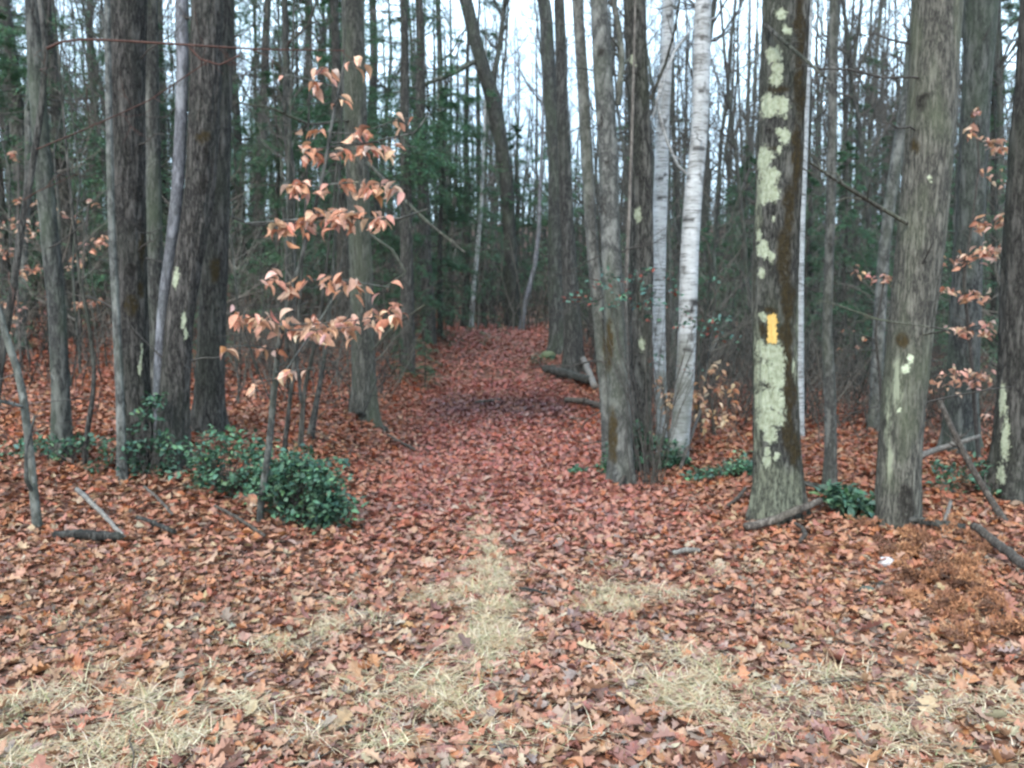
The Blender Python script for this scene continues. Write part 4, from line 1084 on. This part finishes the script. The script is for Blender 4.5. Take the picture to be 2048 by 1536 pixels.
def stone(label, px, py, wpx, hpx, col):
    p = hit(px, py); s = wpx * p[1] / FPX / 2; hgt = hpx * p[1] / FPX
    u, v = np.meshgrid(np.linspace(0, 2 * np.pi, 25)[:-1], np.linspace(0, np.pi, 15))
    d = np.stack([np.cos(u) * np.sin(v), np.sin(u) * np.sin(v), np.cos(v)], -1)
    V = d * (1 + .22 * fbm(d * 1.6 + px, 3))[..., None] * np.array([s, s * .8, hgt * .62]) + np.array([p[0], p[1], p[2] + hgt * .28])
    i = np.arange(14)[:, None] * 24; j = np.arange(24)[None]; j2 = (j + 1) % 24
    m = MB(); m.add(V, np.stack([i + j, i + 24 + j, i + 24 + j2, i + j2], -1).reshape(-1, 4))
    mt, nt, bs = new_mat("stone")
    vv = N(nt, "ShaderNodeTexCoord").outputs["Object"]
    f = noise(nt, vv, 30, 6, .65)
    nt.links.new(ramp(nt, f, [(.3, tuple(c * .6 for c in lin(*col))), (.7, lin(*col))]), bs.inputs["Base Color"])
    bs.inputs["Roughness"].default_value = .85
    bump(nt, bs, f, .5, .01)
    tag(m.build("stone", mt, None, p), label, "stone")
stone("white stone in the leaves beside the rusty ferns", 1772, 1130, 36, 18, (206, 200, 200))
stone("dark green mossy stone in the leaves left of the ferns", 1735, 1186, 34, 16, (74, 84, 74))
stone("small dark stone next to the mossy green stone", 1762, 1172, 16, 12, (70, 76, 70))
stone("mossy stone at the right side of the trail's far bend", 1096, 716, 30, 16, (96, 104, 74))

# ------------------------------------------------------------------ the woods behind: prototypes copied tree by tree
LANDMARKS = [(-200, "left edge"), (118, "lone left trunk"), (268, "large furrowed trunk"), (418, "dark straight trunk"), (724, "trunk behind beech sapling"), (1020, "trail"), (1235, "path side cluster"), (1345, "white birch pair"),
             (1551, "lichened oak"), (1826, "big leaning trunk"), (2300, "right edge")]
ORD = "first second third fourth fifth sixth seventh eighth ninth tenth eleventh twelfth thirteenth fourteenth fifteenth sixteenth seventeenth eighteenth nineteenth twentieth twenty-first twenty-second twenty-third twenty-fourth twenty-fifth twenty-sixth twenty-seventh twenty-eighth twenty-ninth thirtieth".split()

def bare_proto(seed, H, r0, bend, mat):
    k = 16
    s = np.linspace(0, 1, k)
    P = np.zeros((k, 3)); P[:, 2] = s * H - .3
    P[:, 0] = bend * np.sin(s * 3 + seed) * H * .05 - bend * math.sin(seed) * H * .05
    P[:, 1] = bend * np.sin(s * 2.3 + seed * 2) * H * .04 - bend * math.sin(seed * 2) * H * .04
    P[1:] += rng.normal(0, .025 * r0 / .1, (k - 1, 3)) * np.array([1, 1, .1])
    R = r0 * (1 - .85 * s ** 1.2); R[0] *= 1.3; R[1] *= 1.05
    t, c = MB(), MB()
    t.tubes(P[None], R[None], 10)
    q, r_ = spawn(P[None], R[None], 22, .28, .98, .75, .20, .45, 6, .18, .05, .010)
    c.tubes(q, r_, 5)
    ql, rl = spawn(P[None], R[None], 22, .05, .5, 1.2, .10, .15, 5, .05, .06, .005)
    c.tubes(ql, rl, 3)
    ql2, rl2 = spawn(ql, rl, 4, .2, 1, .7, .5, .6, 4, .05, .07, .0035); c.tubes(ql2, rl2, 3)
    q2, r2 = spawn(q, r_, 6, .15, 1, .7, .5, .5, 4, .12, .07, .006)
    c.tubes(q2, r2, 4)
    q3, r3 = spawn(np.concatenate([q2]), np.concatenate([r2]), 5, .1, 1, .6, .55, .55, 3, .08, .07, .004)
    c.tubes(q3, r3, 3)
    return t.mesh("trunk"), c.mesh("branches")

def hemlock_proto(seed, H, low=.08, dens=1.0, rad=.22, thin=.7):
    k = 14
    s = np.linspace(0, 1, k)
    P = np.zeros((k, 3)); P[:, 2] = s * H - .3
    P[1:, :2] += np.cumsum(rng.normal(0, .03, (k - 1, 2)), 0)
    R = .012 * H * (1 - .92 * s) + .01
    t, c, f = MB(), MB(), MB()
    t.tubes(P[None], R[None], 9)
    nb = int(76 * dens)
    tt = low + (1 - low) * rng.uniform(0, 1, nb) ** .9
    tt = tt[rng.uniform(0, 1, nb) > thin * sstep(.30, .55, tt)]; nb = len(tt)
    hz = tt * H - .3
    az = np.arange(nb) * 2.399 + rng.normal(0, .3, nb)
    L = (rad * H * (1 - tt) ** .7 + .3) * rng.uniform(.55, 1.15, nb)
    u = np.linspace(0, 1, 8)
    B = np.zeros((nb, 8, 3))
    B[..., 0] = np.interp(hz, P[:, 2], P[:, 0])[:, None] + np.cos(az)[:, None] * L[:, None] * u
    B[..., 1] = np.interp(hz, P[:, 2], P[:, 1])[:, None] + np.sin(az)[:, None] * L[:, None] * u
    B[..., 2] = hz[:, None] + L[:, None] * (rng.uniform(-.05, .25, nb)[:, None] * u - rng.uniform(.25, .5, nb)[:, None] * u ** 2)
    B[:, 1:] += rng.normal(0, .02, (nb, 7, 3)) * L[:, None, None]
    c.tubes(B, (.004 + .008 * L)[:, None] * (1 - .85 * u)[None], 4)
    q, r_ = spawn(B, (.004 + .008 * L)[:, None] * (1 - .85 * u)[None], 19, .12, 1, .95, .38, .5, 5, -.10, .05, .002, flat=True)
    c.tubes(q, r_, 3)
    # sprays of needles: small flat blades along each twig, set roughly in its plane
    m = len(q); per = 44
    idx = np.repeat(np.arange(m), per)
    w = rng.uniform(.05, 1.05, m * per); fi = np.minimum(w, .999) * 4; i0 = fi.astype(int); fr = fi - i0
    pos = q[idx, i0] * (1 - fr)[:, None] + q[idx, i0 + 1] * fr[:, None]
    pos = pos + rng.normal(0, .025, pos.shape)
    d = norm(q[idx, i0 + 1] - q[idx, i0])
    yaw = np.arctan2(d[:, 1], d[:, 0]) + rng.choice([-1, 1], m * per) * rng.uniform(.4, 1.2, m * per)
    X, Y, Z = axes(yaw, rng.normal(-.2, .3, m * per), rng.normal(0, .4, m * per))
    C = palette(m * per, [(78, 114, 86), (92, 128, 90), (64, 98, 78), (108, 138, 96), (80, 116, 96)], [10, 9, 8, 4, 6], .2)
    f.leaves(T_TINY, pos, X, Y, Z, rng.uniform(.05, .10, m * per), C, None, rng.uniform(.32, .6, m * per))
    return t.mesh("trunk"), c.mesh("branches"), f.mesh("foliage")

def sapling_proto(seed, H, r0):
    k = 10
    s = np.linspace(0, 1, k)
    P = np.zeros((k, 3)); P[:, 2] = s * H - .1
    P[1:, :2] += np.cumsum(rng.normal(0, .035 * H / 4, (k - 1, 2)), 0)
    R = r0 * (1 - .85 * s)
    t = MB()
    t.tubes(P[None], R[None], 6)
    q, r_ = spawn(P[None], R[None], 16, .12, 1, .85, .28, .5, 5, .12, .06, .003)
    c = MB()
    c.tubes(q, r_, 4)
    q2, r2 = spawn(q, r_, 5, .15, 1, .7, .5, .6, 4, .1, .08, .0025)
    c.tubes(q2, r2, 3)
    return t.mesh("stem"), c.mesh("twigs")

def proto_meshes(meshes, mats):
    for me, mt in zip(meshes, mats): me.materials.append(mt)
    return meshes

BARE = [proto_meshes(bare_proto(i, H, r * .72, b, None), (M_WOODS, M_TWIG)) for i, (H, r, b) in enumerate([(19, .13, .5), (21, .17, .3), (16, .10, .8), (22, .20, .4), (14, .075, .9), (18, .12, .7), (20, .15, .2), (12, .055, 1.0)])]
HEML = [proto_meshes(hemlock_proto(i, H, lo, d, rd, th), (M_DARK, M_TWIG, M_HEMLOCK)) for i, (H, lo, d, rd, th) in enumerate([(14, .10, 1.2, .20, .75), (10, .06, 1.0, .25, .35), (17, .19, 1.3, .17, .85)])]
SAPL = [proto_meshes(sapling_proto(i, H, r), (M_WOODS, M_BRUSH)) for i, (H, r) in enumerate([(5.5, .022), (4.2, .016), (6.8, .028), (3.2, .012), (2.2, .010)])]

def place(kind, name, meshes, names, x, y, sc, rot, lean=.03):
    r = bpy.data.objects.new(name, None); r.empty_display_size = .2
    COL.objects.link(r)
    r.location = (x, y, float(ground(x, y)))
    r.rotation_euler = (random.gauss(0, lean), random.gauss(0, lean), rot); r.scale = (sc,) * 3
    for me, nm in zip(meshes, names):
        o = bpy.data.objects.new(nm, me); COL.objects.link(o); o.parent = r
    return r

placed = []   # (kind, object, px)
def scatter(kind, n, y0, y1, protos, names, name, sc, clear, lean=.03, pick=None, pxr=(-40, 2090), bias=None):
    tries, got = 0, 0
    while got < n and tries < n * 60:
        tries += 1
        y = math.exp(random.uniform(math.log(y0), math.log(y1)))
        px = random.uniform(*pxr)
        x = (px - 1024) / FPX * y * 1.0
        if abs(x - float(path_x(np.array(y)))) < clear * (1 if y < 23 else .25): continue
        if bias and random.random() > bias(px, y): continue
        if any(math.hypot(x - a, y - b) < dmin for a, b, dmin in taken): continue
        taken.append((x, y, .35 if kind != 'hemlock tree' else 1.2))
        o = place(kind, name, random.choice(protos) if pick is None else pick(), names, x, y, random.uniform(*sc), random.uniform(0, 6.28), lean)
        placed.append((kind, o, px, y)); got += 1
taken = []
# hemlocks: given spots first (px, depth, scale, proto)
for px, Y, sc, pi in [(880, 21, .62, 1), (960, 30, .9, 0), (810, 17.5, .42, 1), (1040, 34, .8, 1), (150, 16.5, .9, 0), (60, 20, 1.0, 2), (300, 21, .8, 1), (480, 27, .9, 2), (200, 27, .9, 2), (400, 30, .9, 2), (590, 25, .9, 1), (700, 21, .85, 1), (120, 31, 1.0, 0), (900, 26, .62, 0), (1110, 29, .7, 1), (1560, 30, .7, 1), (1930, 28, .8, 1), (1790, 45, 1.0, 0), (1330, 48, 1.0, 0), (330, 23, 1.0, 0), (520, 22, .95, 0), (620, 30, 1.0, 2), (230, 32, 1.0, 0), (20, 16, .7, 1), (450, 34, 1.0, 0), (760, 27, 1.0, 2),
                      (1710, 26, .7, 0), (1480, 34, .7, 1), (2010, 22, .8, 0), (1620, 40, .9, 2), (1250, 38, .8, 0), (560, 17, .55, 1), (100, 40, 1.1, 0), (380, 44, 1.1, 2), (690, 40, 1.1, 0), (1860, 36, .8, 0), (1120, 45, .9, 1), (420, 12.6, .16, 1), (1760, 17, .35, 1), (1420, 20, .35, 1), (815, 15.8, .66, 2), (860, 19.5, .80, 2), (700, 17, .7, 2), (1690, 18, .5, 1), (1480, 24, .6, 1), (1990, 17, .6, 0), (2030, 14, .45, 1), (1610, 22, .5, 1), (1330, 30, .7, 1), (1740, 30, .8, 1), (1900, 24, .6, 1), (930, 27, .7, 2), (850, 15.2, .13, 1), (800, 14.6, .10, 1), (770, 16.5, .2, 1), (1180, 21, .22, 1), (1900, 13, .2, 1), (1560, 15, .16, 1)]:
    x = (px - 1024) / FPX * Y
    o = place('hemlock tree', "hemlock_tree", HEML[pi], ("trunk", "crown", "foliage"), x, Y, sc, random.uniform(0, 6))
    placed.append(('hemlock tree', o, px, Y)); taken.append((x, Y, .8))
scatter('bare tree', 34, 14, 26, BARE, ("trunk", "crown"), "bare_tree", (.7, 1.0), 2.2, pick=lambda: BARE[random.choice([2, 4, 4, 5, 7, 7])])
scatter('bare tree', 105, 26, 55, BARE, ("trunk", "crown"), "bare_tree", (.65, 1.05), 1.6, lean=.05)
scatter('bare sapling', 44, 9.5, 16, SAPL, ("stem", "crown"), "bare_sapling", (.6, 1.0), 1.9, lean=.09)
scatter('bare sapling', 85, 16, 34, SAPL, ("stem", "crown"), "bare_sapling", (.7, 1.2), 1.8, lean=.09)

GROUPN = {'hemlock tree': 'dark hemlocks in the woods', 'bare tree': 'bare trees in the woods behind', 'bare sapling': 'bare saplings of the understorey'}
buckets = {}
for kind, o, px, y in placed:
    qx, _, _ = project(np.array([o.location.x, o.location.y, o.location.z + 1.5]))
    g = max(i for i in range(len(LANDMARKS) - 1) if LANDMARKS[i][0] <= qx or i == 0)
    near = 'near' if y < 22 else 'far'
    buckets.setdefault((kind, g, near), []).append((float(qx), o))
CATN = {'hemlock tree': 'hemlock', 'bare tree': 'tree', 'bare sapling': 'sapling'}
for (kind, g, near), lst in buckets.items():
    lst.sort(key=lambda t: t[0])
    for i, (_, o) in enumerate(lst):
        a, c = LANDMARKS[g][1], LANDMARKS[g + 1][1]
        where = f"between {a} and {c}"
        pre = "" if len(lst) == 1 else (ORD[i] if i < 30 else "last") + " "
        kn = {'hemlock tree': 'dark green hemlock', 'bare tree': 'bare tree', 'bare sapling': 'leafless sapling'}[kind]
        dist = {'near': 'nearer', 'far': 'farther'}[near]
        o['label'] = f"{pre}{dist} {kn} {where}" if len(lst) == 1 else f"{pre}{dist} {kn} from left {where}"
        o['category'] = CATN[kind]; o['group'] = GROUPN[kind]

# the wood beyond, which reads as one grey mass of trunks and twigs
mb = MB()
n = 520
y = np.exp(rng.uniform(math.log(50), math.log(125), n)); px = rng.uniform(-250, 2300, n); x = (px - 1024) / FPX * y
H = rng.uniform(12, 24, n); r0 = rng.uniform(.07, .24, n)
s = np.linspace(0, 1, 7)
P = np.zeros((n, 7, 3))
P[..., 0] = x[:, None] + np.cumsum(rng.normal(0, .14, (n, 7)), 1); P[..., 1] = y[:, None]; P[..., 2] = ground(x, y)[:, None] - .3 + s * H[:, None]
R = r0[:, None] * (1 - .85 * s)
mb.tubes(P, R, 6)
q, r_ = spawn(P, R, 12, .25, .98, .7, .22, .5, 5, .15, .05, .012); mb.tubes(q, r_, 4)
q2, r2 = spawn(q, r_, 6, .1, 1, .7, .5, .5, 4, .1, .07, .009); mb.tubes(q2, r2, 3)
q3, r3 = spawn(q2, r2, 2, .1, 1, .6, .6, .6, 3, .1, .07, .007); mb.tubes(q3, r3, 3)
n = 2600
y = np.exp(rng.uniform(math.log(42), math.log(115), n)); px = rng.uniform(-250, 2300, n); x = (px - 1024) / FPX * y
s = np.linspace(0, 1, 5); H = rng.uniform(2.5, 8, n)
d = norm(np.stack([rng.normal(0, .12, n), rng.normal(0, .12, n), np.ones(n)], -1))
P = np.stack([x, y, ground(x, y) - .1], -1)[:, None] + d[:, None] * (s[None, :, None] * H[:, None, None]) + np.cumsum(rng.normal(0, .015, (n, 5, 3)), 1) * H[:, None, None]
R = (.012 + .004 * H)[:, None] * (1 - .8 * s)
mb.tubes(P, R, 4)
q, r_ = spawn(P, R, 7, .15, 1, .75, .45, .6, 4, .12, .07, .008); mb.tubes(q, r_, 3)
q2, r2 = spawn(q, r_, 2, .1, 1, .7, .6, .7, 3, .05, .08, .007); mb.tubes(q2, r2, 3)
o = mb.build("distant_woods", M_WOODS); o['kind'] = 'stuff'; o['label'] = 'grey mass of distant bare trees closing the view'

# tangled bare undergrowth on both sides of the trail
for brush_mat, share in ((M_BRUSH, .55), (M_DARK, .75)):
    mb = MB()
    n = int(6500 * share)
    y = np.exp(rng.uniform(math.log(10), math.log(60), n)); px = rng.uniform(-200, 2250, n); x = (px - 1024) / FPX * y
    off = x - path_x(y)
    clump = fbm(np.stack([x * .35, y * .35, 0 * x], -1), 2)
    k = (np.where(y < 23, np.abs(off) > 1.7, y > 24)) & (clump + rng.uniform(-.5, .5, n) > -.25) & ~((off < -3) & (y < 16) & (rng.uniform(0, 1, n) < .7))
    x, y = x[k], y[k]; n = len(x)
    H = rng.uniform(.4, 3.0, n) * (.5 + .5 * sstep(12, 25, y)); s = np.linspace(0, 1, 5)
    d = norm(np.stack([rng.normal(0, .35, n), rng.normal(0, .35, n), np.ones(n)], -1))
    P = np.stack([x, y, ground(x, y) - .05], -1)[:, None] + d[:, None] * (s[None, :, None] * H[:, None, None]) + np.cumsum(rng.normal(0, .03, (n, 5, 3)), 1) * H[:, None, None]
    R = (.005 + .0036 * H)[:, None] * rng.uniform(.5, 1.5, n)[:, None] * (1 - .7 * s) * (1 + y[:, None] / 60)
    mb.tubes(P, R, 3)
    q, r_ = spawn(P, R, 3, .2, 1, .75, .5, .6, 4, .08, .08, .004); mb.tubes(q, r_, 3)
    q2, r2 = spawn(q, r_, 2, .1, 1, .7, .6, .7, 3, .05, .08, .0035); mb.tubes(q2, r2, 3)
    n = int(3800 * share)
    y = rng.uniform(8.8, 20, n); off = np.where(rng.uniform(0, 1, n) < .62, rng.uniform(1.75, 9, n), -rng.uniform(1.7, 6.5, n))
    clump = fbm(np.stack([off * .7, y * .7, 0 * y + 9], -1), 2)
    k = (clump + rng.uniform(-.4, .4, n) > -.12) & ~((off < 0) & (y < 12.3))
    y, off = y[k], off[k]; x = off + path_x(y); n = len(x)
    H = rng.uniform(.25, 1.5, n) * (.55 + .45 * sstep(9, 14, y)); s = np.linspace(0, 1, 5)
    d = norm(np.stack([rng.normal(0, .5, n), rng.normal(0, .5, n), np.ones(n)], -1))
    P = np.stack([x, y, ground(x, y) - .05], -1)[:, None] + d[:, None] * (s[None, :, None] * H[:, None, None]) + np.cumsum(rng.normal(0, .03, (n, 5, 3)), 1) * H[:, None, None]
    R = (.004 + .0028 * H)[:, None] * rng.uniform(.5, 1.5, n)[:, None] * (1 - .65 * s)
    mb.tubes(P, R, 3)
    q, r_ = spawn(P, R, 4, .2, 1, .75, .5, .6, 4, .08, .08, .0024); mb.tubes(q, r_, 3)
    q2, r2 = spawn(q, r_, 2, .1, 1, .7, .6, .7, 3, .05, .08, .0022); mb.tubes(q2, r2, 3)
    o = mb.build("undergrowth", brush_mat); o['kind'] = 'stuff'; o['label'] = 'tangle of bare grey brown twigs filling the woodland floor'

# small twigs lying about on the leaves
mb = MB()
n = 900
y = rng.uniform(2.3, 17, n); x = rng.uniform(-1, 1, n) * (.62 * y + 1)
k = rng.uniform(0, 1, n) < np.where(np.abs(x - path_x(y)) < 1.1, .25, 1.0)
x, y = x[k], y[k]; n = len(x)
L = rng.uniform(.08, .45, n); a = rng.uniform(0, 2 * np.pi, n); t = np.linspace(-.5, .5, 5)
P = np.stack([x[:, None] + np.cos(a)[:, None] * L[:, None] * t, y[:, None] + np.sin(a)[:, None] * L[:, None] * t, np.zeros((n, 5))], -1)
P[..., :2] += np.cumsum(rng.normal(0, .04, (n, 5, 2)), 1) * L[:, None, None]
P[..., 2] = ground(P[..., 0], P[..., 1]) + rng.uniform(.02, .045, n)[:, None] + rng.normal(0, .004, (n, 5))
mb.tubes(P, rng.uniform(.0015, .0045, n)[:, None] * np.linspace(1, .5, 5)[None], 4)
o = mb.build("fallen_twigs", M_DEAD); o['kind'] = 'stuff'; o['label'] = 'small grey twigs scattered over the fallen leaves'
